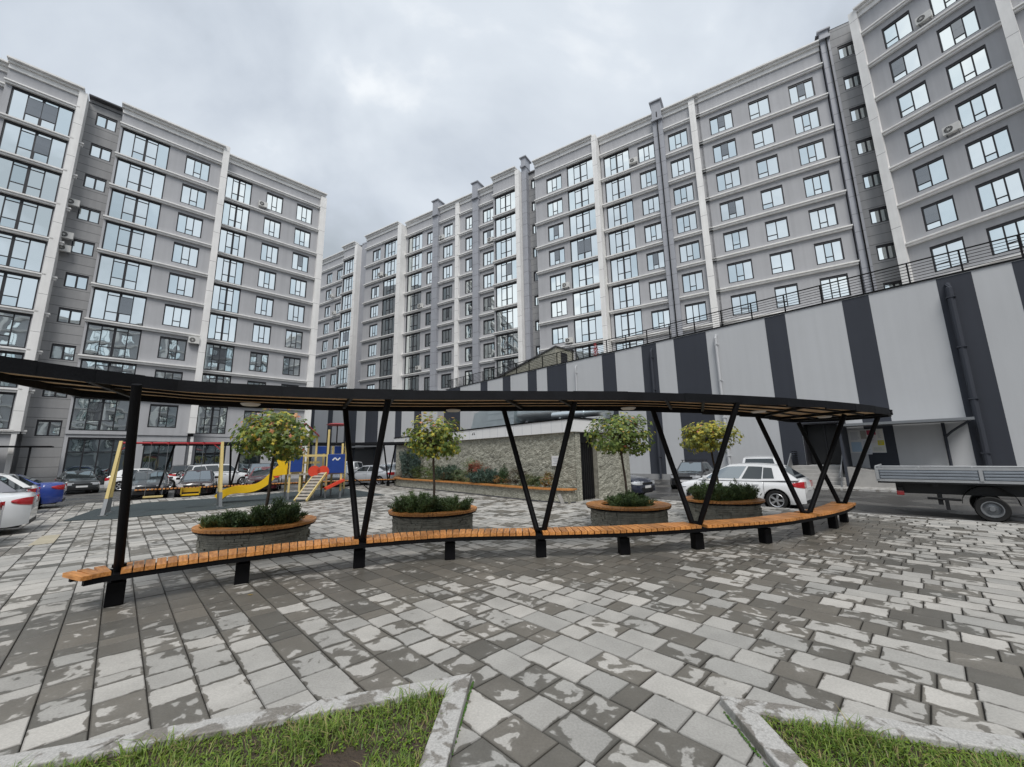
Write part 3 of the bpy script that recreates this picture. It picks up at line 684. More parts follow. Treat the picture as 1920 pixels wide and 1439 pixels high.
# ================================================================== PODIUM with stripes
FR_P = ((8.926, 32.11), R(-46.4))
Pb = empty('retail_building', (*FR_P[0], 0), FR_P[1])
tag(Pb, 'tall windowless wall with broad charcoal and pale grey vertical stripes', 'building')
DX0, DX1 = 11.7, 13.45                       # doorway
m = MB()
wall_strips(m, -25.6, 45, -.2, 10.2, 0, [(DX0, DX1, [(.95, 3.35)])], dep=1.2)
m.quad((-25.6, 20, -.2), (-25.6, 0, -.2), (-25.6, 0, 10.2), (-25.6, 20, 10.2)); m.quad((-25.6, 0, 10.2), (45, 0, 10.2), (45, .3, 10.2), (-25.6, .3, 10.2)); m.quad((45, .3, 10.0), (45, .3, 10.2), (-25.6, .3, 10.2), (-25.6, .3, 10.0))
m.build('wall', M['pod_light'], Pb)
m = MB(); m.quad((-25.6, .3, 10.0), (45, .3, 10.0), (45, 25, 10.0), (-25.6, 25, 10.0)); m.build('deck', M['concrete'], Pb)
for a, b in ((-25.55, -22.1), (-18.19, -16.95), (-14.39, -13.17), (-10.63, -9.38), (-8.02, -5.6), (-1.73, -.43), (1.97, 3.2), (4.58, 6.91), (10.55, 11.66), (14.43, 15.58), (18.15, 19.33), (20.57, 22.0), (24.5, 26)):
    m = MB()
    if a > 10 and a < 11: m.box(a, 11.66, -.007, .02, 0, 10.15)
    else: m.box(a, b, -.007, .02, -.2, 10.15)
    m.build('dark_stripe', M['pod_dark'], Pb)
m = MB(); m.box(11.66, 13.5, -.007, .02, 3.36, 3.6); m.build('lintel_panel', M['pod_dark'], Pb)
m = MB(); m.box(-25.6, 45, -.06, .34, 10.2, 10.27); m.build('parapet_cap', M['black_metal'], Pb)
m = MB(); m.box(-25.6, 45, -.03, -.001, -.2, .28); m.build('plinth', M['stucco_dark'], Pb)
for x, r_, mm in ((-4.45, .06, 'pod_light'), (2.82, .085, 'pod_dark'), (7.56, .085, 'pod_light'), (18.5, .13, 'pod_dark')):
    m = MB(); m.tube([(x, -.1-r_, -.05), (x, -.1-r_, 9.5), (x, .0, 9.75)], r_, 10)
    for z in (1.5, 4, 6.5, 9): m.box(x-r_*1.25, x+r_*1.25, -.1-r_*2.1, -.008, z, z+.05)
    m.build('drain_pipe', M[mm], Pb, smooth=False)
# entrance
m = MB(); m.box(DX0+.06, DX1-.06, 1.0, 1.19, .95, 3.3); m.build('door', M['car_black'], Pb)
m = MB(); m.box(DX0-.02, DX0+.06, -.02, 1.1, .95, 3.35); m.box(DX1-.06, DX1+.02, -.02, 1.1, .95, 3.35); m.box(DX0+.06, DX1-.06, .02, 1.1, 3.27, 3.35); m.box((DX0+DX1)/2-.04, (DX0+DX1)/2+.04, .9, .99, .95, 3.27); m.build('door_frame', M['frame'], Pb)
for a, b in ((DX0+.1, (DX0+DX1)/2-.06), ((DX0+DX1)/2+.06, DX1-.1)):
    m = MB(); m.box(a, b, .95, .97, 1.05, 2.9); m.build('door_glass', M['car_black'], Pb)
nst = 6
for k in range(nst):
    m = MB(); m.box(11.15, 13.62, -2.9+k*.30, -.032, ROAD+k*.18, ROAD+(k+1)*.18-.002); m.build('step', M['concrete'], Pb, bevel=.012)
m = MB(); m.quad
def prism_xz(m, pts, y0, y1):
    b = len(m.v); n = len(pts); m.v += [(x, y0, z) for x, z in pts]+[(x, y1, z) for x, z in pts]
    m.f.append(tuple(b+i for i in range(n))); m.f.append(tuple(b+n+i for i in reversed(range(n))))
    for i in range(n):
        j = (i+1) % n; m.f.append((b+i, b+n+i, b+n+j, b+j))
m = MB(); prism_xz(m, [(13.64, ROAD), (19.5, ROAD), (19.5, ROAD+.05), (13.64, .93)], -2.0, -.032); m.build('ramp', M['concrete'], Pb)
m = MB(); m.box(11.0, 19.6, -3.6, -.032, ROAD, ROAD+.09); m.build('pavement_strip', M['kerb'], Pb)
for x in (11.2, 13.52):
    m = MB(); m.obox((x, -2.0, 1.05), (.05, 2.1, .12), Matrix.Rotation(R(31), 3, 'X')); m.obox((x, -2.0, .65), (.03, 2.0, .7), Matrix.Rotation(R(31), 3, 'X')); m.box(x-.03, x+.03, -2.92, -2.86, 0, .7); m.build('handrail', M['steel'], Pb)
m = MB()
for k in range(7): m.box(11.24, 11.3, -1.1, -.04, 1.0+k*.12, 1.04+k*.12)
m.build('side_grille', M['black_metal'], Pb)
m = MB(); m.box(13.72, 18.25, -2.3, -.035, 3.0, 3.06); m.box(13.72, 18.3, -2.36, -2.3, 2.96, 3.08); aw = m.build('awning', M['steel'], Pb)
m = MB(); m.tube([(17.35, -.15, -.1), (17.35, -.15, 2.98)], .06, 8); m.tube([(17.35, -.2, 2.3), (17.6, -.9, 2.55), (18.1, -2.2, 2.9)], .05, 8); m.build('awning_post', M['pod_dark'], aw)
m = MB(); m.box(13.62, 13.72, -2.2, -.035, ROAD+.09, 3.1); m.box(13.62, 13.72, -.4, -.04, 3.1, 3.5); m.build('side_post', M['pod_dark'], Pb)

board = empty('notice_board', (0, 0, 0)); board.parent = None
ux, uy = math.cos(FR_P[1]), math.sin(FR_P[1])
def loc_of(fr, x, y, z): c_, s_ = math.cos(fr[1]), math.sin(fr[1]); return (fr[0][0]+c_*x-s_*y, fr[0][1]+s_*x+c_*y, z)
board.location = loc_of(FR_P, 14.45, -.012, 1.62); board.rotation_euler = (0, 0, FR_P[1]); tag(board, 'white notice board covered with paper sheets beside the entrance steps', 'notice board')
m = MB(); m.box(-.72, .72, -.03, 0, -.02, 1.22); m.build('board', M['plate'], board)
rr = random.Random(3)
papers = [(-.66, -.22, .62, 1.16, (.7, .7, .7)), (-.20, .04, .72, 1.16, (.35, .33, .30)), (.06, .42, .92, 1.17, (.45, .06, .10)), (.06, .40, .50, .9, (.66, .62, .62)), (-.64, -.22, .05, .56, (.42, .55, .68)), (-.18, .16, -.10, .66, (.68, .70, .74)), (.44, .69, .36, .62, (.70, .62, .05)), (.44, .70, .66, 1.17, (.72, .70, .64)), (.2, .69, .02, .30, (.66, .66, .60))]
for a, b, c_, d, cc in papers:
    m = MB(); m.box(a, b, -.036, -.0301, c_, d); o = m.build('paper_sheet', mat('paper', cc, .8), board)
    if cc[0] > .5:
        q = MB(); z = d-.08
        while z > c_+.05: q.box(a+.04, b-.04-rr.uniform(0, .1), -.0375, -.0361, z, z+.018); z -= .055
        q.build('print_line', M['line_grey'], o)

# railing on the deck
rail = empty('deck_railing', loc_of(FR_P, 0, .12, 10.27), FR_P[1]); tag(rail, 'dark horizontal-bar railing along the top of the striped wall', 'railing')
x = -25.3; i = 0
while x < 30:
    m = MB(); m.box(x-.035, x+.035, -.03, .03, 0, 1.1); m.build('post', M['black_metal'], rail); x += 1.85
m = MB(); m.box(-25.4, 30, -.04, .04, 1.1, 1.15); m.build('top_rail', M['black_metal'], rail)
for k in range(6):
    m = MB(); m.box(-25.4, 30, -.013, .013, .14+k*.16, .165+k*.16); m.build('bar', M['black_metal'], rail)
# stone stair-head on the deck
sh = empty('stair_head', loc_of(FR_P, -9.9, .9, 10.0), FR_P[1]); tag(sh, 'small wedge-shaped stone stair head on the deck behind the railing', 'stair head')
m = MB(); prism_xz(m, [(-6.6, 0), (2.3, 0), (2.3, 2.3), (-6.0, .55), (-6.6, .5)], 0, 3); m.build('wall', M['stone'], sh)
m = MB(); prism_xz(m, [(-6.7, .5), (-6.0, .56), (2.4, 2.31), (2.4, 2.42), (-6.7, .6)], -.1, 3.1); m.build('roof', M['roof'], sh)
m = MB(); m.box(2.3, 2.33, .8, 1.8, .0, 1.9); m.build('door', M['frame'], sh)

# ================================================================== AIR CONDITIONERS
acm = MB(); acm.box(-.4, .4, -.30, 0, 0, .55); AC1 = acm.mesh('casing', M['ac_white'])
acm = MB(); acm.lathe([(.0, 0), (.21, 0), (.21, -.01)], 20, (-.12, -.302, .28), 'y'); AC2 = acm.mesh('fan_grille', M['car_black'])
acm = MB(); acm.lathe([(0.0, 0), (.07, 0), (.07, -.012)], 14, (-.12, -.304, .28), 'y')
for k in range(6): acm.obox((-.12, -.312, .28), (.42, .006, .012), Matrix.Rotation(math.pi*k/6, 3, 'Y'))
AC3 = acm.mesh('fan_hub', M['ac_white'])
acm = MB(); acm.box(-.3, -.26, -.28, .12, -.06, -.001); acm.box(.26, .3, -.28, .12, -.06, -.001); AC4 = acm.mesh('bracket', M['steel'])
def ac(px, py, fr, p, label):
    x, z = on_plane(px, py, fr, p); o = empty('air_conditioner', loc_of(fr, x, -p-.12, z-.28), fr[1]); tag(o, label, 'air conditioner', 'air conditioners on the facades')
    for nm, me in (('casing', AC1), ('fan_grille', AC2), ('fan_hub', AC3), ('bracket', AC4)): inst(nm, me, o)
for a in ((363, 640, FR_L, 1.0, 'air conditioner beside a window of the left block just above the shelter roof'), (492, 386, FR_L, 0, 'air conditioner on the top floor of the left block'),
          (137, 383, FR_L, .0, 'air conditioner highest in the dark stair recess of the left block'), (125, 444, FR_L, .0, 'middle air conditioner in the dark stair recess of the left block'), (120, 468, FR_L, .0, 'lowest air conditioner in the dark stair recess of the left block'),
          (1189, 305, FR_R, 0, 'air conditioner at the top floor between bay and drain-pipe shaft of the long block'), (831, 447, FR_R, 0, 'air conditioner beside the left roof shaft of the long block'), (922, 452, FR_R, 0, 'air conditioner against the tall glazed bay in the middle of the long block'),
          (716, 516, FR_R, .8, 'air conditioner on the second floor from top at the far end of the long block'), (625, 556, FR_R, 0, 'upper air conditioner on the farthest wing near the left block'), (791, 575, FR_R, 0, 'air conditioner halfway up the recessed far bays'), (629, 588, FR_R, 0, 'lower air conditioner on the farthest wing near the left block'),
          (787, 691, FR_R, 0, 'pale air conditioner low on the far facade just above the shelter roof'), (1063, 537, FR_R, .8, 'air conditioner between window and bay above the stone stair head'), (1069, 640, FR_R, .8, 'air conditioner right above the deck railing near the stone stair head'),
          (1735, 38, FR_Z, 0, 'air conditioner near the top right corner on the turned end block'), (1787, 245, FR_Z, 0, 'air conditioner halfway up the turned end block')): ac(*a)

# ================================================================== STONE GARAGE PAVILION
FR_H = ((2.2, 16.1), R(-51))
Hb = empty('stone_pavilion', (*FR_H[0], 0), FR_H[1]); tag(Hb, 'low stone-clad building with a white band along its flat roof', 'building')
HL = -16.9; HT = 3.18
def rough_wall(name, mt, x0, x1, y, z0, z1, parent, axis='x', step=.16, amp=.022, seed=1):
    """split stone face: an uneven skin, faceted"""
    r = random.Random(seed); nx = max(2, int(abs(x1-x0)/step)); nz = max(2, int((z1-z0)/.11)); v, f = [], []
    for k in range(nz+1):
        for i in range(nx+1):
            d = r.uniform(-amp, amp) if 0 < i < nx else 0; jx = r.uniform(-.3, .3)*step if 0 < i < nx else 0; jz = r.uniform(-.03, .03) if 0 < k < nz else 0
            t = x0+(x1-x0)*i/nx+jx; z = z0+(z1-z0)*k/nz+jz; v.append((t, y-d, z) if axis == 'x' else (y+d, t, z))
    for k in range(nz):
        for i in range(nx):
            a = k*(nx+1)+i; f.append((a, a+1, a+nx+2, a+nx+1))
    me = bpy.data.meshes.new(name); me.from_pydata(v, [], f); me.materials.append(M[mt]); me.update(); return inst(name, me, parent)
m = MB(); m.box(HL, .02, .06, 3.3, -.13, HT-.05); m.build('core', M['stucco_dark'], Hb)
rough_wall('stone_face', 'stone', HL, .32, 0, -.12, HT-.5, Hb, seed=2)
m = MB(); m.box(HL-.1, .42, -.14, 3.42, HT-.52, HT-.02); fas = m.build('roof_band', M['white_paint'], Hb)
q = MB(); x = HL+.6
while x < .3: q.box(x, x+.012, -.143, -.1, HT-.51, HT-.03); x += .62
q.build('panel_joint', M['line_grey'], fas)
m = MB(); m.box(HL-.13, .45, -.17, 3.45, HT-.02, HT+.04); m.build('roof_edge', M['black_metal'], Hb)
m = MB(); prism_xz(m, [(-6.75, HT-.30), (-6.66, HT-.30), (-6.62, HT-.17), (-6.70, HT-.22)], -.150, -.1401); prism_xz(m, [(-6.56, HT-.30), (-6.48, HT-.30), (-6.53, HT-.16)], -.150, -.1401); m.build('fascia_mark', M['frame'], Hb)
# corner pillar, recessed gate, side panel
m = MB(); m.box(-.02, .34, .03, .32, -.12, HT-.53); m.build('corner_pillar', M['stone'], Hb)
m = MB(); m.box(.0, .06, .32, 1.35, -.12, HT-.53); m.build('recess', M['car_black'], Hb)
gt = empty('gate_root', parent=Hb); bpy.data.objects.remove(gt)
m = MB()
for k in range(8): m.tube([(.16, .40+k*.12, -.1), (.16, .40+k*.12, 2.25)], .014, 6)
m.tube([(.16, .36, .1), (.16, 1.3, .1)], .018, 6); m.tube([(.16, .36, 2.2), (.16, 1.3, 2.2)], .018, 6); gate = m.build('gate', M['black_metal'], Hb)
m = MB(); m.tube([(.2, .42, .0), (.2, .42, 1.0), (.2, .62, 1.1)], .02, 6); m.tube([(.24, .5, .0), (.24, .5, .75)], .025, 6); m.build('gate_pipe', M['black_metal'], gate)
rough_wall('side_face', 'stone', 1.36, 3.35, .30, -.12, HT-.53, Hb, axis='y', seed=4)
m = MB(); m.box(.0, .27, 1.36, 3.34, -.13, HT-.53); m.build('side_core', M['stone_ledge'], Hb)
m = MB(); m.box(.30, .44, 2.9, 3.36, -.12, HT-.53); m.build('corner_pillar', M['stone'], Hb)
pl_ = empty('wall_plate', loc_of(FR_H, -.62, -.05, 1.33), FR_H[1]); tag(pl_, 'small white information plate on the stone wall beside the gate', 'sign')
m = MB(); m.box(-.28, .28, -.025, 0, 0, .40); m.build('plate', M['plate'], pl_)
m = MB()
for k, (a, b) in enumerate(((-.2, .2), (-.18, .18), (-.12, .16), (-.2, .1))): m.box(a, b, -.0285, -.0251, .30-k*.07, .318-k*.07)
m.build('lettering', M['line_grey'], pl_)

# ducts on the pavilion roof
def duct_root(x, y, label): o = empty('ventilation_duct', loc_of(FR_H, x, y, HT+.05), FR_H[1]); tag(o, label, 'duct', 'ventilation ducts on the pavilion roof'); return o
d1 = duct_root(-6.4, 2.2, 'large square galvanised duct box on the stone pavilion roof')
m = MB(); m.box(-1.5, .9, -.5, .9, 0, 1.5); m.build('box', M['galv'], d1, bevel=.02)
m = MB()
for k in range(4): m.box(-1.5, .9, -.53, -.501, .2+k*.36, .24+k*.36)
m.build('rib', M['galv'], d1)
m = MB(); prism_xz(m, [(-3.6, .2), (-1.52, .2), (-1.52, 1.4), (-3.2, 1.15)], -.3, .8); m.build('transition', M['galv'], d1)
m = MB(); m.box(-3.2, -3.0, -.2, .6, 0, .2); m.box(-1.8, -1.6, -.2, .6, 0, .2); m.build('leg', M['black_metal'], d1)
d2 = duct_root(-3.2, 2.1, 'rounded galvanised duct lying right of the square duct box')
m = MB(); m.tube([(-2.1, .2, .75), (1.2, .2, .62)], .52, 24); m.build('tube', M['galv'], d2, smooth=False); smooth_by_angle(d2.children[0].data)
m = MB(); m.box(1.2, 1.5, -.35, .75, 0, 1.2); m.build('end_panel', M['white_paint'], d2)
m = MB(); m.box(-1.6, -1.4, -.2, .6, 0, .3); m.box(.6, .8, -.2, .6, 0, .15); m.build('saddle', M['steel'], d2)
d3 = duct_root(-.2, 1.0, 'slim silver duct pipe above the corner of the stone pavilion')
m = MB(); m.tube([(-1.6, 0, .28), (1.2, .6, .28)], .17, 18); m.build('tube', M['galv'], d3); smooth_by_angle(d3.children[0].data)
m = MB(); m.tube([(-.1, .32, .28), (.0, .345, .28)], .20, 18); m.box(-1.2, -1.1, -.05, .25, 0, .2); m.box(.9, 1.0, .4, .7, 0, .2); m.build('collar', M['galv'], d3)

# ================================================================== PLANTS
def leafy(name, pts, size, colf, mt, parent, seed, shape='leaf', up=.3, loc=(0, 0, 0)):
    r = random.Random(seed); v, f, c = [], [], []
    for P, nrm, sh in pts:
        s = size*r.uniform(.7, 1.25); n = (nrm+Vector((r.uniform(-1, 1), r.uniform(-1, 1), r.uniform(-.5, 1)+up))*.8).normalized()
        u = n.cross(Vector((r.uniform(-1, 1), r.uniform(-1, 1), r.uniform(-1, 1)))).normalized(); w = n.cross(u); b = len(v)
        if shape == 'leaf':                 # five-pointed maple-like blade
            rad = (1, .42, .85, .40, .62, .30, .62, .40, .85, .42); k = len(rad)
            v.append(tuple(P))
            for i in range(k):
                a = 2*math.pi*i/k; q = P+u*(s*rad[i]*math.cos(a))+w*(s*rad[i]*math.sin(a))-n*(s*.18*rad[i]); v.append(tuple(q))
            for i in range(k): f.append((b, b+1+i, b+1+(i+1) % k))
            cc = colf(r, P, sh); c += [cc]*k
        else:
            q = [P-u*s*.5, P+w*s*.28, P+u*s*.5, P-w*s*.28]; v += [tuple(t) for t in q]; f.append((b, b+1, b+2, b+3)); c.append(colf(r, P, sh))
    me = colored_mesh(name, v, f, c, mt); return inst(name, me, parent, loc)
def crown_points(rx, ry, rz, n, seed, clumps=44):
    r = random.Random(seed); cs = []
    for k in range(clumps):
        while True:
            p = Vector((r.uniform(-1, 1), r.uniform(-1, 1), r.uniform(-.85, 1)))
            if .4 < p.length < 1: break
        cs.append((p, r.uniform(.24, .46)))
    out = []
    for k in range(n):
        p, s = cs[int(r.random()*len(cs))]
        q = p+Vector((r.gauss(0, s*.55), r.gauss(0, s*.55), r.gauss(0, s*.5)))
        if q.length > 1.28: q *= 1.2/q.length
        out.append((Vector((q.x*rx, q.y*ry, q.z*rz)), Vector((q.x, q.y, q.z+.2)), q.z))
    return out, cs
def tree(loc, z0, zc, rx, rz, n, size, label, colf, seed, lean=(0, 0)):
    root = empty('maple_tree', (loc[0], loc[1], z0)); tag(root, label, 'tree', 'clipped round maples in the planters')
    r = random.Random(seed); H = zc-z0; top = Vector((lean[0], lean[1], H))
    m = MB(); m.tube([(0, 0, -.05), (lean[0]*.3+.015, lean[1]*.3, H*.35), (lean[0]*.6-.01, lean[1]*.6, H*.65), tuple(top)], .032, 8, .024); m.build('trunk', M['bark'], root, smooth=True)
    pts, cs = crown_points(rx, rx, rz, n, seed); b = MB()
    for p, s in cs:
        e = top+Vector((p.x*rx, p.y*rx, p.z*rz+rz*.05)); mid = top.lerp(e, .5)+Vector((0, 0, -.05)); b.tube([tuple(top-Vector((0, 0, rz*.35))), tuple(mid), tuple(e)], .010, 5, .003)
    b.build('branches', M['bark'], root)
    pts = [(P+top, nn, s) for P, nn, s in pts]
    leafy('crown', pts, size, colf, M['leaf'], root, seed+1)
    return root
def mixcol(greens, yellows, oranges, py, po):
    def f(r, P, s):
        t = r.random(); hi = max(0, s)
        if t < po*(.2+1.4*hi): b = r.choice(oranges)
        elif t < po+py*(.5+.8*hi): b = r.choice(yellows)
        else: b = r.choice(greens)
        k = r.uniform(.85, 1.45); return tuple(q*k for q in b)
    return f
GR = [(.12, .185, .045), (.16, .22, .05), (.09, .15, .04), (.20, .25, .06)]; YL = [(.50, .42, .05), (.42, .38, .06), (.34, .36, .07)]; OR = [(.62, .28, .12), (.64, .36, .17), (.60, .22, .14)]

def spiky(name, rx, ry, h, n, blen, cols, parent, seed, loc=(0, 0, 0), nb=26, upb=.6):
    """juniper-like shrub: many short needle blades along arching shoots"""
    r = random.Random(seed); v, f, c = [], [], []
    for b in range(nb):
        a = r.uniform(0, 2*math.pi); rad = math.sqrt(r.random()); base = Vector((rx*.72*rad*math.cos(a), ry*.72*rad*math.sin(a), 0))
        tip = Vector((rx*rad*math.cos(a)*r.uniform(.8, 1.15), ry*rad*math.sin(a)*r.uniform(.8, 1.15), h*r.uniform(.55, 1.1)*(1.05-.45*rad)))
        tone = r.uniform(.7, 1.25); cb = r.choice(cols)
        for k in range(n//nb):
            t = r.uniform(.05, 1.0); P = base.lerp(tip, t)+Vector((r.gauss(0, .03), r.gauss(0, .03), r.gauss(0, .02)))+Vector((0, 0, math.sin(t*math.pi)*h*.12)); d = (tip-base).normalized()
            q = (d*.6+Vector((r.uniform(-1, 1), r.uniform(-1, 1), r.uniform(-.3, 1)*upb+.1))).normalized(); L_ = blen*r.uniform(.6, 1.3)*(1.15-.4*t)
            s = q.cross(Vector((r.uniform(-1, 1), r.uniform(-1, 1), r.uniform(-1, 1)))).normalized()*L_*.13; i = len(v)
            v += [tuple(P-s), tuple(P+s), tuple(P+q*L_*.6+s*.8), tuple(P+q*L_)]; f.append((i, i+1, i+2, i+3)); kk = tone*r.uniform(.8, 1.2)
            c.append(tuple(x*kk for x in cb))
    return inst(name, colored_mesh(name, v, f, c, M['needle']), parent, loc)
JG = [(.075, .120, .040), (.095, .145, .050), (.058, .100, .035)]
def shrub(loc, rx, ry, h, label, group, cols=JG, n=2600, blen=.10, seed=1, name='juniper_shrub', nb=30, upb=.6, leaf=False):
    root = empty(name, loc); tag(root, label, 'shrub', group)
    if leaf:
        pts, cs = crown_points(rx, ry, h*.55, n, seed, 14); pts = [(P+Vector((0, 0, h*.5)), nn, s) for P, nn, s in pts if P.z+h*.5 > 0]
        leafy('foliage', pts, blen, lambda r, P, s: tuple(q*r.uniform(.7, 1.25) for q in r.choice(cols)), M['leaf'], root, seed, 'oval')
    else: spiky('foliage', rx, ry, h, n, blen, cols, root, seed, nb=nb, upb=upb)
    m = MB()
    r = random.Random(seed)
    for k in range(5): m.tube([(0, 0, -.02), (r.uniform(-.4, .4)*rx, r.uniform(-.4, .4)*ry, h*.5)], .012, 5, .004)
    m.build('stems', M['bark'], root); return root

# round planters
def planter(cx, cy, r0, h, label, seed):
    root = empty('round_planter', (cx, cy, 0)); tag(root, label, 'planter', 'round stone planters with wooden rims'); r = random.Random(seed)
    m = MB(); m.lathe([(r0-.16, 0), (r0-.03, 0), (r0-.03, h-.05), (r0-.16, h-.05)], 48, closed=True); m.build('shell', M['stone_ledge'], root)
    v = MB(); z = 0.0
    while z < h-.08:
        hh = min(r.choice((.035, .045, .055)), h-.07-z); a = r.random()
        while a < 2*math.pi+.0:
            da = r.uniform(.10, .28); ro = r0+r.uniform(-.012, .018); a2 = a+da-.008
            seg = 3; P = []
            for q in range(seg): t = a+(a2-a)*q/(seg-1); P.append((ro*math.cos(t), ro*math.sin(t)))
            for q in reversed(range(seg)): t = a+(a2-a)*q/(seg-1); P.append(((r0-.05)*math.cos(t), (r0-.05)*math.sin(t)))
            v.prism(P, z+.002, z+hh-.003); a += da
        z += hh
    tag(v.build('cladding_stones', M['stone_ledge'], root), kind='stuff')
    w = MB(); ns = 72; ri, ro = r0-.26, r0+.11
    for k in range(ns):
        a0, a1 = 2*math.pi*k/ns+.004, 2*math.pi*(k+1)/ns-.004
        w.prism([(ri*math.cos(a0), ri*math.sin(a0)), (ro*math.cos(a0), ro*math.sin(a0)), (ro*math.cos(a1), ro*math.sin(a1)), (ri*math.cos(a1), ri*math.sin(a1))], h-.015+r.uniform(-.001, .001), h+.03)
    tag(w.build('rim_slats', M['wood'], root), kind='stuff')
    m = MB(); m.lathe([(r0-.2, h-.05), (ro-.02, h-.05), (ro-.02, h-.016), (r0-.2, h-.016)], 48, closed=True); m.build('rim_band', M['black_metal'], root)
    m = MB(); m.lathe([(.0, h-.03), (ri*.5, h-.04), (ri+.03, h-.06)], 32); m.build('soil', M['soil'], root)
    # bark chips and fallen leaves on the soil
    vv, ff, cc = [], [], []
    for k in range(260):
        a = r.uniform(0, 6.283); rad = ri*math.sqrt(r.random())*.98; s = r.uniform(.012, .03); b = len(vv); t = r.uniform(0, 3); z = h-.03+r.uniform(0, .02)
        x, y = rad*math.cos(a), rad*math.sin(a)
        vv += [(x+s*math.cos(t), y+s*math.sin(t), z), (x-s*.5*math.sin(t), y+s*.5*math.cos(t), z+.008), (x-s*math.cos(t), y-s*math.sin(t), z+.003), (x+s*.5*math.sin(t), y-s*.5*math.cos(t), z)]; ff.append((b, b+1, b+2, b+3)); cc.append(r.choice([(.16, .09, .05), (.25, .15, .08), (.36, .25, .14), (.10, .06, .04)]))
    tag(inst('mulch', colored_mesh('mulch', vv, ff, cc, M['leaf']), root), kind='stuff')
    return root
PH = .52
planter(-5.12, 8.35, .94, PH, 'round stone planter behind the bench, nearest the swing', 1)
planter(-1.93, 9.95, .93, PH, 'round stone planter in front of the pavilion shrub bed', 2)
planter(2.80, 10.25, .90, PH, 'round stone planter in front of the pavilion gate', 3)
planter(5.55, 11.05, .86, PH, 'round stone planter in front of the white hatchback', 4)
tree((-5.05, 8.4), PH-.05, 2.28, .68, .52, 1900, .066, 'round maple with orange-tipped leaves in the planter nearest the swing', mixcol(GR, YL, OR, .26, .11), 31, (.14, .0))
tree((-1.93, 9.95), PH-.05, 2.24, .64, .52, 2000, .062, 'round yellow-green maple in front of the stone pavilion wall', mixcol(GR+[(.15, .19, .04)], YL, OR, .34, .07), 41, (-.02, 0))
tree((2.80, 10.25), PH-.05, 2.24, .72, .50, 2300, .062, 'dense green maple in the planter before the pavilion gate', mixcol(GR, YL, OR, .14, .02), 51, (-.09, 0))
tree((5.55, 11.15), PH-.05, 2.16, .66, .40, 1700, .062, 'small yellow maple in the planter before the white hatchback', mixcol([(.22, .24, .05), (.17, .20, .05)], YL, OR, .55, .04), 61, (-.14, 0))
for k, a in enumerate(((-5.48, 8.05, .50, .42, .32, 'low juniper with broken twigs on the left of the planter nearest the swing', 1800), (-4.70, 8.2, .54, .46, .52, 'bushy dark juniper right of the trunk in the planter nearest the swing', 2600), (-2.25, 9.6, .64, .50, .50, 'spreading dark juniper left of the trunk before the pavilion bed', 3200), (-1.42, 9.75, .46, .40, .38, 'smaller juniper right of the trunk before the pavilion bed', 1900), (2.80, 10.1, .58, .50, .34, 'low juniper in the planter before the pavilion gate', 2400), (5.2, 10.9, .60, .52, .56, 'left half of the juniper filling the planter by the white hatchback', 2800), (5.95, 11.0, .54, .48, .50, 'right half of the juniper filling the planter by the white hatchback', 2500))):
    shrub((a[0], a[1], PH-.05), a[2], a[3], a[4], a[5], 'junipers in the round planters', n=int(a[6]*3), blen=.075, nb=70, seed=70+k)

# raised bed along the pavilion
sb = empty('raised_bed', (0, 0, 0)); tag(sb, 'long low stone bed with a wooden seat edge along the pavilion', 'planter')
path = [Vector(p) for p in ((-8.25, 29.2), (-7.95, 27.4), (-7.2, 25.7), (-6.0, 24.2), (-3.1, 21.0), (.35, 16.75), (1.75, 15.45), (2.15, 15.35), (2.4, 15.7))]
def cat(pts, n):
    out = []; P = [pts[0]*2-pts[1]]+pts+[pts[-1]*2-pts[-2]]; d = [0]
    for i in range(len(pts)-1):
        for k in range(n):
            t = k/n; p0, p1, p2, p3 = P[i:i+4]
            out.append(.5*((2*p1)+(p2-p0)*t+(2*p0-5*p1+4*p2-p3)*t*t+(3*p1-p0-3*p2+p3)*t**3))
    out.append(pts[-1]); return out
def resample(pts, step):
    out = [pts[0].copy()]; acc = 0
    for i in range(len(pts)-1):
        d = (pts[i+1]-pts[i]); L_ = d.length; s = 0
        while acc+L_-s >= step:
            s += step-acc; acc = 0; out.append(pts[i]+d*(s/L_))
        acc += L_-s
    return out
bp_ = resample(cat(path, 8), .25)
def strip(m, pts, o0, o1, z0, z1):          # ribbon solid along a polyline between two side offsets (left of travel is +)
    n = len(pts); b = len(m.v)
    for i, p in enumerate(pts):
        t = (pts[min(i+1, n-1)]-pts[max(i-1, 0)]).normalized(); s = Vector((-t.y, t.x))
        for o, z in ((o0, z0), (o1, z0), (o1, z1), (o0, z1)): q = p+s*o; m.v.append((q.x, q.y, z))
    for i in range(n-1):
        for k in range(4):
            k2 = (k+1) % 4; m.f.append((b+i*4+k, b+(i+1)*4+k, b+(i+1)*4+k2, b+i*4+k2))
    m.f.append((b, b+1, b+2, b+3)); e = b+(n-1)*4; m.f.append((e+3, e+2, e+1, e))
m = MB(); strip(m, bp_, .0, .28, 0, .46); m.build('wall', M['stone'], sb)
m = MB(); strip(m, bp_, -.10, .30, .465, .52); m.build('seat_edge', M['wood'], sb)
m = MB(); strip(m, bp_, -.02, .0, 0, .05); m.build('base_line', M['joint'], sb)
v, f = [], []
ns = len(bp_)
for i, p in enumerate(bp_):
    t = (bp_[min(i+1, ns-1)]-bp_[max(i-1, 0)]).normalized(); s = Vector((-t.y, t.x)); u = i/ns
    hgt = .43+.30*math.exp(-((u-.45)/.22)**2)
    for k in range(5):
        o = .2+k*.34; q = p+s*o; v.append((q.x, q.y, .43+(hgt-.43)*(k/4)+random.uniform(-.02, .02)))
for i in range(ns-1):
    for k in range(4): a = i*5+k; f.append((a, a+5, a+6, a+1))
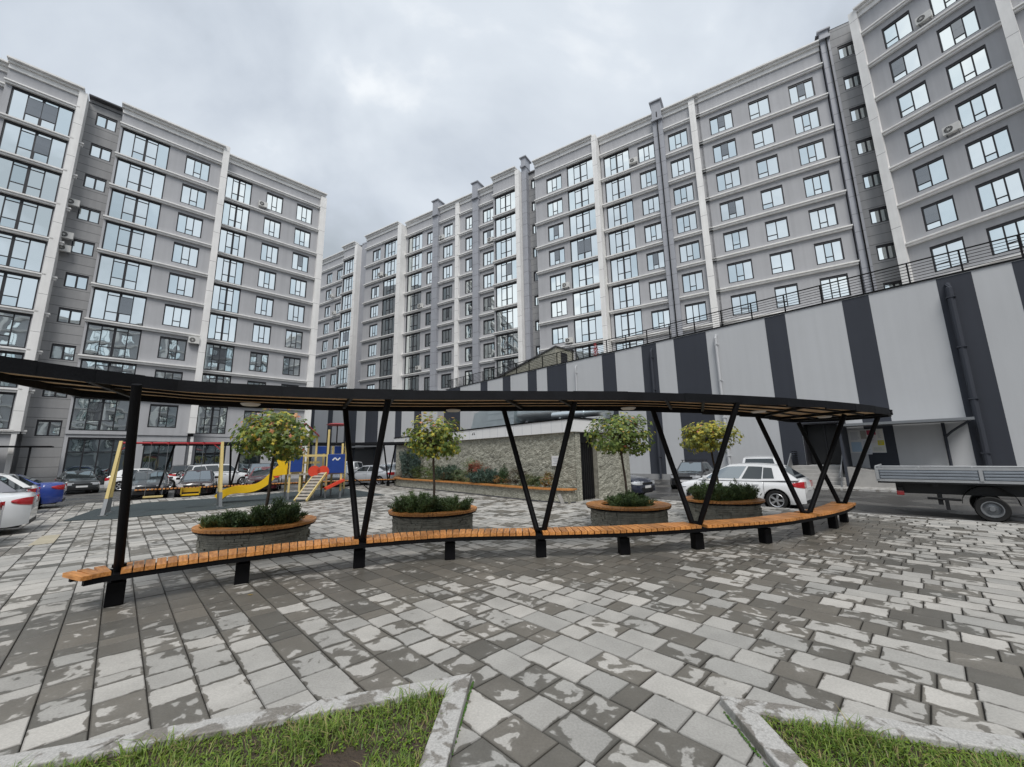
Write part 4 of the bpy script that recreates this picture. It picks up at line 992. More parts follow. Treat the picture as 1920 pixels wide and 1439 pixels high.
me = bpy.data.meshes.new('bed_soil'); me.from_pydata(v, [], f); me.materials.append(mat('mossy_soil', (.10, .095, .035), .95, var=.5, vscale=2.2, bump=.8, bscale=30)); me.update(); inst('bed_soil', me, sb)
def bed_pos(px, py, inn): # on the hut-parallel line inn metres in front of the pavilion wall
    x, z = on_plane(px, py, FR_H, inn); q = loc_of(FR_H, x, -inn, 0); return q[0], q[1]
SHR = [(770, 900, .55, .85, 1.35, [(.05, .08, .07), (.06, .09, .075)], 'tall blue-green juniper at the far end of the stone bed', 3000, .16, False),
       (798, 905, .55, .5, .55, [(.075, .10, .03), (.06, .085, .03)], 'green spreading shrub right of the blue juniper in the stone bed', 900, .07, True),
       (838, 905, .60, .5, .55, [(.055, .085, .055), (.045, .075, .05)], 'grey-green juniper cushion left of the red-brown bush', 2200, .13, False),
       (840, 908, .28, .28, .34, [(.10, .06, .03), (.13, .075, .035)], 'little brown bush in the stone bed before the grey-green cushion', 600, .05, True),
       (897, 896, .36, .32, .60, [(.22, .06, .035), (.17, .05, .03)], 'red-brown barberry bush in the middle of the stone bed', 800, .06, True),
       (885, 892, .36, .3, .70, [(.12, .15, .06), (.17, .19, .09)], 'pale variegated bush left of the red-brown barberry', 700, .06, True),
       (881, 905, .34, .3, .45, [(.09, .12, .06), (.13, .16, .09)], 'light green bush in front of the red-brown barberry', 700, .06, True),
       (912, 908, .62, .45, .42, [(.045, .078, .06), (.05, .085, .065)], 'low blue-green juniper right of the light green bush', 2400, .12, False),
       (945, 902, .17, .17, .55, [(.04, .075, .03), (.035, .065, .025)], 'small pointed conifer in the stone bed', 900, .08, False),
       (942, 912, .26, .24, .26, [(.22, .12, .04), (.16, .10, .04)], 'small rusty bush below the pointed conifer', 500, .05, True),
       (968, 908, .36, .3, .42, [(.07, .055, .035), (.055, .05, .03)], 'dark brownish bush right of the pointed conifer', 800, .05, True),
       (815, 902, .40, .36, .40, [(.085, .12, .035), (.10, .13, .04)], 'bright green cushion plant left of the brown bush in the stone bed', 800, .06, True),
       (862, 904, .34, .3, .34, [(.06, .085, .035), (.075, .10, .04)], 'dark green low bush right of the brown bush in the stone bed', 700, .06, True),
       (990, 912, .34, .28, .30, [(.09, .10, .03), (.07, .085, .03)], 'low olive ground plant toward the near end of the stone bed', 700, .05, True),
       (1008, 914, .26, .24, .22, [(.055, .08, .03), (.07, .095, .035)], 'tiny green tuft near the near end of the stone bed', 500, .05, True),
       (1030, 912, .22, .2, .34, [(.14, .12, .03), (.20, .11, .035)], 'small yellow-brown plant at the near end of the stone bed', 450, .06, True)]
for k, (px, py, rx, ry, h, cols, lab, n, bl, lf) in enumerate(SHR):
    x, y = bed_pos(px, py, .55); shrub((x, y, .55), rx*1.45, ry*1.3, h*1.6, lab, 'shrubs in the stone bed', [tuple(q*1.35 for q in cc_) for cc_ in cols], int(n*2.4), bl*.95, 200+k, 'bed_shrub', nb=60, leaf=lf, upb=1.2 if h > 1 else .6)
for k, (x, y, a, lab) in enumerate(((1.72, 15.2, .3, 'pale slab leaning on the near end of the stone bed'), (1.98, 15.05, .9, 'grey slab leaning beside the pale slab at the stone bed'))):
    o = MB(); o.obox((0, 0, .17), (.13, .03, .36), Matrix.Rotation(R(-24), 3, 'Y')); ob = o.build('leaning_slab', M['concrete'] if k == 0 else M['stone_ledge'], None, (x, y, .0), (0, 0, a)); tag(ob, lab, 'slab')

# ================================================================== SHELTER WITH CURVED BENCH
SLAT = MB(); SLAT.box(-.049, .049, -.24, .24, -.004, .045); SLAT = SLAT.mesh('slat', M['wood'])
def shelter(label, cen, front, back, zt, posts, poles, lights, tip=True, slat_step=.112, name='bench_shelter', panels=True):
    o = Vector((cen[len(cen)//2][0], cen[len(cen)//2][1])); root = empty(name, (o.x, o.y, 0)); tag(root, label, 'shelter')
    L2 = lambda p: Vector((p[0], p[1]))-o
    c = resample(cat([L2(p) for p in cen], 10), .02); ACC = len(c)
    step = int(slat_step/.02+.5)
    for i in range(3, ACC-3, 1):
        pass
    fine = resample(cat([L2(p) for p in cen], 40), slat_step); n = len(fine); r = random.Random(9)
    for i, p in enumerate(fine):
        if any((p-L2(q)).length < .065 for q in posts if len(q) > 2 and q[2]): continue
        t = (fine[min(i+1, n-1)]-fine[max(i-1, 0)]).normalized(); inst('slat', SLAT, root, (p.x, p.y, .405+r.uniform(-.0015, .0015)), (r.uniform(-.006, .006), 0, math.atan2(t.y, t.x)+r.uniform(-.008, .008)))
    rail_pts = resample(cat([L2(p) for p in cen], 10), .2)
    for off in (-.195, .195):
        m = MB(); strip(m, rail_pts, off-.03, off+.03, .335, .3995); m.build('seat_rail', M['black_metal'], root)
    for q in posts:
        p = L2(q); t = min(range(n), key=lambda i: (fine[i]-p).length); tg = (fine[min(t+1, n-1)]-fine[max(t-1, 0)]).normalized(); a = math.atan2(tg.y, tg.x)
        m = MB(); m.box(-.090, .090, -.08, .08, 0, .285); m.box(-.055, .055, -.05, .05, .285, .36); m.box(-.05, .05, -.15, .15, .36, .398); m.build('pedestal', M['black_metal'], root, (p.x, p.y, 0), (0, 0, a), bevel=.012)
    for b0, tp in poles:
        p, q = L2(b0), L2(tp); m = MB(); m.tube([(p.x, p.y, .33), (q.x, q.y, tp[2])], .050, 12); me = m.mesh('pole', M['black_metal']); smooth_by_angle(me); po = inst('pole', me, root)
        m = MB(); m.lathe([(.0, .035), (.072, .035), (.072, 0), (0, 0)], 12, (p.x, p.y, .45)); m.build('collar', M['black_metal'], po)
    # roof outline
    F = cat([L2(p) for p in front], 10); B = cat([L2(p) for p in back], 10); K = 64
    def at(P, u): x = u*(len(P)-1); i = min(int(x), len(P)-2); return P[i].lerp(P[i+1], x-i)
    def zz_(u):
        x = u*(len(zt)-1); i = min(int(x), len(zt)-2); return zt[i]+(zt[i+1]-zt[i])*(x-i)
    FF, BB, ZZ = [], [], []
    for i in range(K+1): u = i/K; FF.append(at(F, u)); BB.append(at(B, u)); ZZ.append(zz_(u))
    if tip:
        mid = (FF[-1]+BB[-1])/2; half = (FF[-1]-BB[-1])/2; tg = Vector((-half.y, half.x)).normalized()
        if tg.dot(FF[-1]-FF[-3]) < 0: tg = -tg
        for k in range(1, 9):
            a = math.pi/2*k/8.2; cp_ = mid+tg*(half.length*.75*math.sin(a)); FF.append(cp_+half*math.cos(a)); BB.append(cp_-half*math.cos(a)); ZZ.append(ZZ[K])
    n = len(FF)
    def ribbon(m, ua, ub, dz0, dz1, i0=0, i1=None):
        i1 = n if i1 is None else i1; b = len(m.v)
        for i in range(i0, i1):
            for u_, dz in ((ua, dz0), (ub, dz0), (ub, dz1), (ua, dz1)):
                q = FF[i].lerp(BB[i], u_); m.v.append((q.x, q.y, ZZ[i]+dz))
        for i in range(i1-i0-1):
            for k in range(4): k2 = (k+1) % 4; m.f.append((b+i*4+k, b+i*4+k2, b+(i+1)*4+k2, b+(i+1)*4+k))
        m.f.append((b+3, b+2, b+1, b)); e = b+(i1-i0-1)*4; m.f.append((e, e+1, e+2, e+3))
    m = MB(); ribbon(m, .0, 1.0, -.03, .0); m.build('roof_sheet', M['fascia_black'], root)
    if panels:
        i = 0
        while i < K:
            j = min(i+5, n); m = MB(); ribbon(m, .03, .97, -.046, -.031, i, min(j+1, n)); m.build('ceiling_panel', M['osb'], root); i = j
    for u0 in ((.0, .24, .48, .72, .965) if panels else (0.0, .3, .6, .92)):
        m = MB(); ribbon(m, u0+.003, u0+.032, -.077, -.047); m.build('purlin', M['black_metal'], root)
    r = random.Random(5)
    loop = [(FF[i], ZZ[i]) for i in range(n)]+[(BB[i], ZZ[i]) for i in reversed(range(n))]; loop.append(loop[0])
    i = 0; stp = 3
    while i < len(loop)-1:                  # overlapping edge plates
        j = min(i+stp, len(loop)-1); (p, z0), (q, z1) = loop[i], loop[j]; e = (q-p)
        if e.length > .02:
            nn = Vector((e.y, -e.x)).normalized(); d = .012+r.uniform(0, .008); up = .012+r.uniform(0, .01)
            m = MB(); b = 0
            for w in (p+nn*d, q+nn*d, q-nn*.02, p-nn*.02): m.v.append((w.x, w.y, z0-.135))
            for w, z in ((p+nn*d, z0), (q+nn*d, z1), (q-nn*.02, z1), (p-nn*.02, z0)): m.v.append((w.x, w.y, z+up))
            m.f += [(3, 2, 1, 0), (4, 5, 6, 7), (0, 1, 5, 4), (1, 2, 6, 5), (2, 3, 7, 6), (3, 0, 4, 7)]; m.build('edge_plate', M['fascia_black'], root)
        i = j
    for b0, tp in poles:                    # cross beams over the poles
        p = L2(tp); k = min(range(n), key=lambda i: ((FF[i]+BB[i])/2-p).length); m = MB(); m.bar((FF[k].x, FF[k].y, ZZ[k]-.078), (BB[k].x, BB[k].y, ZZ[k]-.078), .05, .055); m.build('cross_beam', M['black_metal'], root)
    for lx, ly, lz in lights:
        p = Vector((lx, ly))-o; m = MB(); m.lathe([(0, -.035), (.11, -.035), (.14, -.012), (.14, 0), (0, 0)], 20, (p.x, p.y, lz)); m.build('ceiling_lamp', M['white_lamp'], root)
    return root
CEN = [(-5.26, 5.12), (-5.05, 5.42), (-4.0, 6.25), (-2.57, 7.0), (-1.14, 7.43), (.46, 7.48), (1.95, 7.57), (3.4, 7.87), (4.9, 8.25), (6.25, 8.95), (7.33, 9.65), (8.2, 10.42), (8.45, 10.66)]
FRONT = [(-5.35, 3.35), (-5.1, 3.86), (-4.64, 4.8), (-4.0, 5.45), (-2.02, 6.22), (0, 6.54), (2.19, 6.78), (4.71, 7.3), (6.98, 8.15), (8.75, 9.2)]
BACK = [(-6.05, 5.46), (-5.85, 5.75), (-5.47, 6.15), (-4.85, 6.8), (-2.73, 7.83), (.43, 8.23), (2.92, 8.44), (5.53, 9.45), (6.6, 10.1), (7.4, 10.75)]
POSTS = [(-5.05, 5.42, 1), (-4.0, 6.25), (-2.57, 7.0, 1), (-1.14, 7.43), (.46, 7.48, 1), (1.95, 7.57), (3.4, 7.87, 1), (4.9, 8.25), (6.25, 8.95, 1), (7.33, 9.65), (8.2, 10.42, 1)]
POLES = [((-5.05, 5.42), (-4.52, 4.73, 2.68)), ((-2.6, 7.0), (-3.15, 7.5, 2.66)), ((-2.54, 7.0), (-2.0, 6.38, 2.68)), ((.43, 7.48), (-.17, 8.08, 2.66)), ((.49, 7.48), (1.10, 7.0, 2.68)),
         ((3.37, 7.87), (2.93, 8.32, 2.64)), ((3.43, 7.87), (4.05, 7.15, 2.64)), ((6.22, 8.93), (5.75, 9.4, 2.56)), ((6.28, 8.97), (7.5, 9.05, 2.54)), ((8.17, 10.4), (7.65, 10.75, 2.5)), ((8.23, 10.44), (8.75, 9.6, 2.52))]
LIGHTS = []
for px, py, z in ((470, 757, 2.66), (850, 769, 2.66), (1178, 765, 2.64), (1422, 771, 2.58), (1546, 781, 2.55)): q = gz(px, py, z); LIGHTS.append((q.x, q.y, z))
shelter('long curved black bench shelter with orange slat seat in the foreground', CEN, FRONT, BACK, [2.80, 2.80, 2.80, 2.80, 2.80, 2.80, 2.78, 2.72, 2.67, 2.65], POSTS, POLES, LIGHTS)
C2 = [(-18.6, 20.25), (-18.0, 20.8), (-15.6, 22.6), (-12.5, 24.8), (-10.2, 26.0), (-8.1, 26.5), (-6.4, 26.6)]
def offs(P, d):
    V2 = [Vector(p) for p in P]; out = []
    for i, p in enumerate(V2):
        t = (V2[min(i+1, len(V2)-1)]-V2[max(i-1, 0)]).normalized(); out.append(tuple(p+Vector((-t.y, t.x))*d))
    return out
shelter('distant black bench shelter behind the swing and the play tower', C2, offs(C2, -.85), offs(C2, .85), [2.75]*4, [(-18.0, 20.8, 1), (-15.6, 22.6, 1), (-12.5, 24.8), (-10.2, 26.0), (-8.1, 26.5, 1)],
        [((-18.0, 20.8), (-17.6, 21.0, 2.65)), ((-15.62, 22.6), (-16.0, 22.9, 2.65)), ((-15.58, 22.6), (-15.1, 22.5, 2.65)), ((-8.12, 26.5), (-8.6, 26.9, 2.65)), ((-8.08, 26.5), (-7.6, 26.2, 2.65))], [], tip=False, panels=False, slat_step=.15)

# ================================================================== PLAYGROUND
mp_ = [gz(x, y) for x, y in ((118, 978), (212, 974), (420, 955), (545, 942), (722, 929), (640, 915), (470, 930), (393, 936), (277, 943), (182, 955))]
m = MB(); m.prism([(p.x, p.y) for p in mp_], .0035, .018); tag(m.build('rubber_mat', M['rubber']), 'dark blue-grey rubber safety mat under the playground', 'mat')
def frame_at(P, ax):                        # local frame: x along ax
    return empty
sw = empty('swing_frame', (-12.9, 15.2, .018)); tag(sw, 'yellow-legged swing frame with a red top bar', 'swing')
ea, eb = Vector((-14.05, 14.45, 2.46)), Vector((-11.75, 16.3, 2.46)); o = Vector((-12.9, 15.2, .018)); dirv = (eb-ea).normalized(); side = Vector((-dirv.y, dirv.x, 0))
for e in (ea, eb):
    for s in (-1, 1):
        f_ = Vector((e.x, e.y, .018))+side*s*.62-dirv*(.12 if e is ea else -.12)
        m = MB(); m.bar(f_.lerp(e, .22)-o, e+Vector((0, 0, .06))-o, .095, .095); lg = m.build('leg', M['yellow_wood'], sw, bevel=.01)
        m = MB(); m.bar(f_-o, f_.lerp(e, .218)-o, .10, .10); m.box(f_.x-o.x-.14, f_.x-o.x+.14, f_.y-o.y-.03, f_.y-o.y+.03, 0, .03); m.build('foot', M['steel'], lg)
m = MB(); m.tube([tuple(ea-o), tuple(eb-o)], .04, 10); m.build('top_bar', M['red'], sw)
for e, sg in ((ea, 1), (eb, -1)):
    m = MB(); m.tube([tuple(e-o-Vector((0, 0, .28))), tuple(e-o+dirv*sg*.3)], .02, 6); m.build('brace', M['red'], sw)
for u, kind in ((.36, 0), (.72, 1)):
    c_ = ea.lerp(eb, u)-o; zs = .50
    for s in (-.24, .24):
        q = c_+dirv*s; m = MB(); m.tube([tuple(q), (q.x, q.y, zs+.3 if kind else zs)], .008, 5); m.build('chain', M['steel'], sw)
        m = MB(); m.obox(tuple(q), (.09, .09, .08)); m.build('hanger', M['red'], sw)
    Mr = Matrix.Rotation(math.atan2(dirv.y, dirv.x), 3, 'Z')
    m = MB(); m.obox((c_.x, c_.y, zs), (.55, .22, .05), Mr); seat = m.build('swing_seat', M['slide'] if kind else M['yellow_wood'], sw)
    if kind:
        m = MB(); m.obox((c_.x+side.x*.13, c_.y+side.y*.13, zs+.17), (.56, .03, .16), Mr)
        for s in (-.28, .28): w = c_+dirv*s; m.obox((w.x, w.y, zs+.16), (.04, .28, .26), Mr)
        m.build('backrest', mat('ochre_panel', (.42, .28, .02), .5), seat)

# play tower: local x to the right of the picture, y away
PT = Vector((-8.9, 18.75)); pa = math.atan2(-PT.x, PT.y)     # facing the camera side
tw = empty('play_tower', (PT.x, PT.y, .018), pa); tag(tw, 'wooden play tower with blue panels, red gable roof and yellow slide', 'play tower')
ct, st_ = math.cos(pa), math.sin(pa)
def tl(px, py, yl):                         # photo pixel -> local x, z on the plane yl metres behind the tower front
    x, z = on_plane(px, py, ((PT.x, PT.y), pa), -yl); return x, z-.018
def post(px, ytop, yl, name='post', base=0.0, th=.09, mt='yellow_wood'):
    x, zt_ = tl(px, ytop, yl); m = MB(); m.box(x-th/2, x+th/2, yl-th/2, yl+th/2, .30, zt_); p = m.build(name, M[mt], tw, bevel=.008)
    m = MB(); m.box(x-th/2+.004, x+th/2-.004, yl-th/2+.004, yl+th/2-.004, base, .299); m.build('post_shoe', M['steel'], p); return x
def panel(px0, px1, py0, py1, yl, mt='blue', th=.03, name='panel'):
    x0, z1 = tl(px0, py0, yl); x1, z0 = tl(px1, py1, yl); m = MB(); m.box(x0, x1, yl-th/2, yl+th/2, z0, z1); return m.build(name, M[mt], tw, bevel=.02), (x0, x1, z0, z1)
for a in ((617.5, 806, .0), (643, 832, 0), (580, 818, 1.0), (595, 817, 0.6), (541, 840, 1.0), (546, 855, .3), (566, 850, .3), (625, 837, 1.1), (650, 815, 1.1), (607, 850, 1.2), (570, 850, 1.3)): post(*a)
for a in ((546, 566, 856, 885, .22), (594, 612, 837, 851, .6), (628, 641, 837, 851, 1.0)): panel(*a)
bp2, (x0, x1, z0, z1) = panel(615, 645.5, 852, 887, -.07)
m = MB(); zc = z1-.22; xs = [x0+(x1-x0)*q for q in (.28, .42, .56, .72)]; zs_ = [zc-.06, zc+.05, zc-.06, zc+.05]
for k in range(3): m.bar((xs[k], -.09, zs_[k]), (xs[k+1], -.09, zs_[k+1]), .012, .055)
m.build('wave_mark', M['plate'], bp2)
for (a, b, yy, yl) in ((567, 621, 855, .3), (567, 600, 868, 1.2), (595, 620, 884, .05), (541, 568, 888, .65)):
    xa, za = tl(a, yy, yl); xb, _ = tl(b, yy, yl); m = MB(); m.box(xa, xb, yl-.04, yl+.04, za-.05, za+.05); m.build('rail', M['yellow_wood'], tw)
m = MB()
for k in range(5): xk, zk = tl(570+k*5, 874, .9); m.tube([(xk, .9, zk-.25), (xk, .9, zk+.35)], .012, 5)
m.build('net', M['frame'], tw)
xa, za = tl(541, 889, .6); xb, _ = tl(645, 889, .6); m = MB(); m.box(xa, xa+1.35, .2, 1.35, za-.06, za); m.box(xb-1.75, xb, -.02, 1.15, za-.06, za-.001); m.build('platform', M['grey_wood'], tw)
# gable roof over the left tower
xl, zb1 = tl(552, 822, .8); xr, zb2 = tl(598, 819, .8); xt, zt1 = tl(574, 796, .8)
for (p, q) in (((xl, zb1), (xt, zt1)), ((xt, zt1), (xr, zb2))):
    d = Vector((q[0]-p[0], 0, q[1]-p[1])); m = MB(); nn = Vector((-d.z, 0, d.x)).normalized()*.035
    if nn.z < 0: nn = -nn
    P4 = [Vector((p[0], .2, p[1])), Vector((q[0], .2, q[1])), Vector((q[0], 1.4, q[1])), Vector((p[0], 1.4, p[1]))]
    m.v += [tuple(w) for w in P4]+[tuple(w+nn) for w in P4]; m.f += [(3, 2, 1, 0), (4, 5, 6, 7), (0, 1, 5, 4), (1, 2, 6, 5), (2, 3, 7, 6), (3, 0, 4, 7)]; m.build('roof_panel', M['red_dark'], tw)
xo, zo = tl(633, 797, .5); m = MB(); m.lathe([(0, .09), (.35, .06), (.5, 0), (.35, -.05), (0, -.07)], 20, (xo, .5, zo)); m.build('canopy_disc', M['red_dark'], tw)
m = MB(); m.tube([(xo, .5, zo-.9), (xo, .5, zo-.05)], .03, 8); m.build('mast', M['frame'], tw)
# yellow slide (channel with raised sides) coming down to the left
def slide_pt(px, py, yl=.45): x, z = tl(px, py, yl); return Vector((x, yl, z))
prof = [slide_pt(*q) for q in ((538, 878), (528, 884), (515, 897), (500, 910), (482, 919), (462, 923), (443, 924), (428, 928), (419, 934), (414, 938))]
prof = cat([Vector((p.x, p.z)) for p in prof], 4)
def channel(prof, y0, y1, hs, mt, name, th=.03):
    m = MB(); n = len(prof); sec = [(y0, hs), (y0, 0), (y1, 0), (y1, hs), (y1-th, hs), (y1-th, th), (y0+th, th), (y0+th, hs)]; k = len(sec)
    for i, p in enumerate(prof):
        t = (prof[min(i+1, n-1)]-prof[max(i-1, 0)]).normalized(); nn = Vector((-t.y, t.x))
        if nn.y < 0: nn = -nn
        for y, h_ in sec: q = p+nn*h_; m.v.append((q.x, y, q.y))
    for i in range(n-1):
        for j in range(k): j2 = (j+1) % k; m.f.append((i*k+j, i*k+j2, (i+1)*k+j2, (i+1)*k+j))
    m.f.append(tuple(range(k))); m.f.append(tuple((n-1)*k+j for j in reversed(range(k))))
    me = m.mesh(name, M[mt]); smooth_by_angle(me); return inst(name, me, tw)
slide = channel([p+Vector((0, -.02)) for p in prof], .2, .75, .30, 'slide', 'slide')
m = MB(); xk, zk = tl(519, 890, .17); m.lathe([(0, 0), (.14, 0), (.14, .03), (0, .03)], 20, (xk, .165, zk), 'y'); m.build('red_knob', M['red_light'], slide)
sc_ = [tl(*q, .2) for q in ((519, 863), (522, 857), (530, 856), (538, 858), (538, 890), (512, 893), (511, 886), (516, 878), (525, 876), (521, 869))]
m = MB(); prism_xz(m, sc_[::-1], .155, .19); prism_xz(m, sc_[::-1], .76, .79); m.build('slide_cheek', M['slide'], slide)
# slatted ramp toward the viewer
xa, za = tl(602, 887, -.05); xb, zb = tl(573, 938, -1.1); top_, bot_ = Vector((xa, -.05, za)), Vector((xb-.2, -1.1, .03))
dv = (bot_-top_); wv = Vector((dv.y, -dv.x, 0)).normalized()*.28
rampo = None
m = MB()
for s in (-1, 1): m.bar(top_+wv*s, bot_+wv*s, .05, .09)
rampo = m.build('ramp', M['yellow_wood'], tw)
for k in range(9):
    c_ = top_.lerp(bot_, (k+.5)/9); m = MB(); q = dv.to_track_quat('X', 'Z').to_matrix(); m.obox(tuple(c_+Vector((0, 0, .03))), (.12, .54, .03), q); m.build('ramp_slat', M['grey_wood'], rampo)
for px in (589, 606):
    xk, zk = tl(px, 884, -.05); m = MB(); m.lathe([(0, 0), (.25, 0), (.25, .03), (0, .03)], 18, (xk, -.09, zk), 'y'); m.build('heart_panel', M['red_light'], tw)
xa, za = tl(609, 917, -.3); xb, zb = tl(644, 900, -.1); m = MB(); m.bar((xa, -.35, za), (xb, -.1, zb), .30, .10); m.build('small_slide', M['red_light'], tw)
# climbing arch to the right
m = MB()
for yl in (.2, .75):
    P = [tl(*q, yl) for q in ((650, 888), (662, 896), (680, 908), (692, 918), (696, 931))]; m.tube([(x, yl, max(z, .0)) for x, z in P], .028, 6)
for q in ((662, 896), (680, 908), (692, 918)): x, z = tl(*q, .2); m.tube([(x, .2, z), (x, .75, z)], .02, 6)
m.build('climbing_arch', M['black_metal'], tw)

# one fallen leaf and a drain cover
q = gz(470, 1116); leafy('fallen_leaf_blade', [(Vector((0, 0, .012)), Vector((0, 0, 3)), 0)], .055, lambda r, P, s: (.42, .30, .10), M['leaf'], None, 5, loc=(q.x, q.y, 0)); ob = bpy.data.objects['fallen_leaf_blade']; ob.name = 'fallen_leaf'; tag(ob, 'single tan fallen leaf on the slabs below the bench', 'leaf')
m = MB(); P4 = [gz(*p) for p in ((52, 1024), (100, 1019), (114, 1003), (80, 1006))]; m.prism([(p.x, p.y) for p in P4], .003, .012); tag(m.build('drain_cover', mat('tan_hatch', (.40, .36, .27), .8, var=.12)), 'tan square hatch cover in the slabs at left', 'hatch cover')

# ================================================================== VEHICLES
def wheel_meshes():
    R0 = .315
    t = MB(); t.lathe([(R0*.66, -.09), (R0*.93, -.10), (R0, -.07), (R0, .07), (R0*.93, .10), (R0*.66, .09)], 28, axis='y', closed=True); ty = t.mesh('tyre', M['tyre']); smooth_by_angle(ty, 50)
    r = MB(); r.lathe([(R0*.70, -.085), (R0*.66, -.095), (R0*.60, -.085), (R0*.60, .02), (R0*.70, .02)], 28, axis='y', closed=True); r.lathe([(0, -.075), (.055, -.08), (.065, -.05), (.0, -.05)], 12, axis='y')
    for k in range(5):
        for d in (-.13, .13):
            a = 2*math.pi*k/5+d; c = Vector((math.cos(a), 0, math.sin(a)))*(R0*.36); r.obox((c.x, -.062, c.z), (R0*.55, .03, .030), Matrix.Rotation(-a, 3, 'Y'))
    rm = r.mesh('rim', M['alloy']); d = MB(); d.lathe([(0, -.02), (R0*.62, -.02)], 24, axis='y'); return ty, rm, d.mesh('brake_disc', M['car_black'])
TYRE, RIM, DISC = wheel_meshes()
KIND = {  # L, W, H, belt, wsb, wst, rre, rdb, hood, nose, deck, tail, wheelbase offsets
 'hatch': dict(L=4.1, W=1.76, H=1.50, belt=.94, xa=1.18, xb=.10, xc=-1.36, xd=-1.94, hood=.95, nose=.72, deck=.99, wf=1.28, wr=-1.28, pill=(.045, .43, .665, .79)),
 'sedan': dict(L=4.55, W=1.78, H=1.43, belt=.95, xa=1.12, xb=.28, xc=-.95, xd=-1.62, hood=.92, nose=.70, deck=1.0, wf=1.38, wr=-1.36, pill=(.06, .47, .84, .86)),
 'boxy': dict(L=4.1, W=1.62, H=1.42, belt=.93, xa=.85, xb=.28, xc=-.95, xd=-1.35, hood=.90, nose=.74, deck=.97, wf=1.25, wr=-1.15, pill=(.05, .46, .86, .88)),
 'wagon': dict(L=4.55, W=1.78, H=1.50, belt=.97, xa=1.15, xb=.35, xc=-1.65, xd=-2.15, hood=.93, nose=.70, deck=.99, wf=1.36, wr=-1.34, pill=(.05, .38, .66, .90)),
 'suv': dict(L=4.3, W=1.80, H=1.70, belt=1.08, xa=1.05, xb=.45, xc=-1.85, xd=-2.05, hood=1.02, nose=.80, deck=1.08, wf=1.28, wr=-1.28, pill=(.05, .38, .66, .92)),
}
def car(label, colr, kind, loc, head, group=None, z=ROAD, scale=1.0, rack=False, spare=False, glass='car_glass', cat_='car', name='parked_car', metal=0.0, side_clear=False):
    """head: direction the nose points at, (dx, dy)"""
    k = KIND[kind]; L_, W, H = k['L'], k['W'], k['H']; root = empty(name, (loc[0], loc[1], z), math.atan2(head[1], head[0])); root.scale = (scale,)*3
    tag(root, label, cat_, group); pm = paint(label[:18].replace(' ', '_'), colr, metal)
    RW, RA = .315, .365; e = L_/2; sill = .20
    def ztop(x):
        P = [(-e, k['deck']-.14), (-e+.06, k['deck']-.03), (-e+.22, k['deck']), (k['xd'], k['deck']), (k['xd']+.5, k['belt']+.02), (k['xa']-.3, k['belt']), (k['xa'], k['hood']), (e-.75, k['hood']-.06), (e-.25, k['nose']+.09), (e-.08, k['nose']), (e, k['nose']-.16)]
        for (x0, z0), (x1, z1) in zip(P, P[1:]):
            if x0 <= x <= x1:
                t = (x-x0)/(x1-x0); return z0+(z1-z0)*t
        return P[-1][1]
    def zbot(x):
        b = sill+.04*max(0, abs(x)/e-.85)/.15
        for xw in (k['wf'], k['wr']):
            d = abs(x-xw)
            if d < RA: b = max(b, RW+math.sqrt(RA*RA-d*d))
        return b
    def hw(x): 
        s = abs(x)/e; w = W/2*(1-.07*s**3); d = e-abs(x)
        if d < .35: w *= 1-.20*(1-d/.35)**2
        return w
    xs = set([-e, e])
    for i in range(41): xs.add(-e+L_*i/40)
    for xw in (k['wf'], k['wr']):
        for i in range(13): xs.add(xw-RA*math.cos(math.pi*i/12)); 
        xs.add(xw-RA-.004); xs.add(xw+RA+.004)
    for q in (.03, .08, .15): xs.add(e-q); xs.add(-e+q)
    xs = sorted(xs); v, f = [], []; fr = (0, .16, .36, .60, .80, .93, 1.0); fw_ = (.94, .985, 1.0, .995, .965, .90, .78); n = len(fr)+1
    for x in xs:
        zb_, zt_, w = zbot(x), ztop(x), hw(x); ring = []
        for a, b in zip(fr, fw_):
            zz1 = zb_+(zt_-zb_)*a
            aa = (zz1-sill)/max(.01, zt_-sill); bb = fw_[0]
            for q in range(len(fr)-1):
                if fr[q] <= aa <= fr[q+1]: bb = fw_[q]+(fw_[q+1]-fw_[q])*(aa-fr[q])/(fr[q+1]-fr[q])
            ring.append((x, w*bb, zz1))
        ring.append((x, 0, zt_+.025)); full = ring+[(p[0], -p[1], p[2]) for p in reversed(ring[:-1])]; v += full
    m_ = 2*n-1
    for i in range(len(xs)-1):
        for j in range(m_-1): a = i*m_+j; f.append((a, a+1, a+m_+1, a+m_))
    f.append(tuple(range(m_))); f.append(tuple((len(xs)-1)*m_+j for j in reversed(range(m_))))
    me = bpy.data.meshes.new('body'); me.from_pydata(v, [], f); me.materials.append(pm); smooth_by_angle(me, 32); inst('body', me, root)
    m = MB(); m.box(-e+.15, e-.15, -W/2*.78, W/2*.78, sill-.03, .62)
    for xw in (k['wf'], k['wr']):
        for s in (-1, 1): m.lathe([(0, 0), (RA+.015, 0), (RA+.015, .26*-s*-1)], 20, (xw, s*W/2*.70, RW), 'y')
    m.build('underbody', M['car_black'], root)
    # cabin
    yb, yt, zb, zr = hw(0)*.925, W/2*.70, k['belt']-.03, H; xa, xb, xc, xd = k['xa'], k['xb'], k['xc'], k['xd']; zd = k['deck']-.03
    m = MB(); c = MB()
    nx = 6; top = []
    B = [(xa, yb*.93, k['hood']-.03), (xd, yb*.95, zd)]
    v, f = [], []
    def roofz(t): return zr-.17*(t-.36)**2
    sec = []
    sec.append([(xa, s*yb*.94, k['hood']-.03) for s in (-1, -.5, 0, .5, 1)])
    for i in range(nx+1):
        t = i/nx; x = xb+(xc-xb)*t; sec.append([(x, s*yt, roofz(t)-(.03 if abs(s) == 1 else .006 if s else 0)) for s in (-1, -.5, 0, .5, 1)])
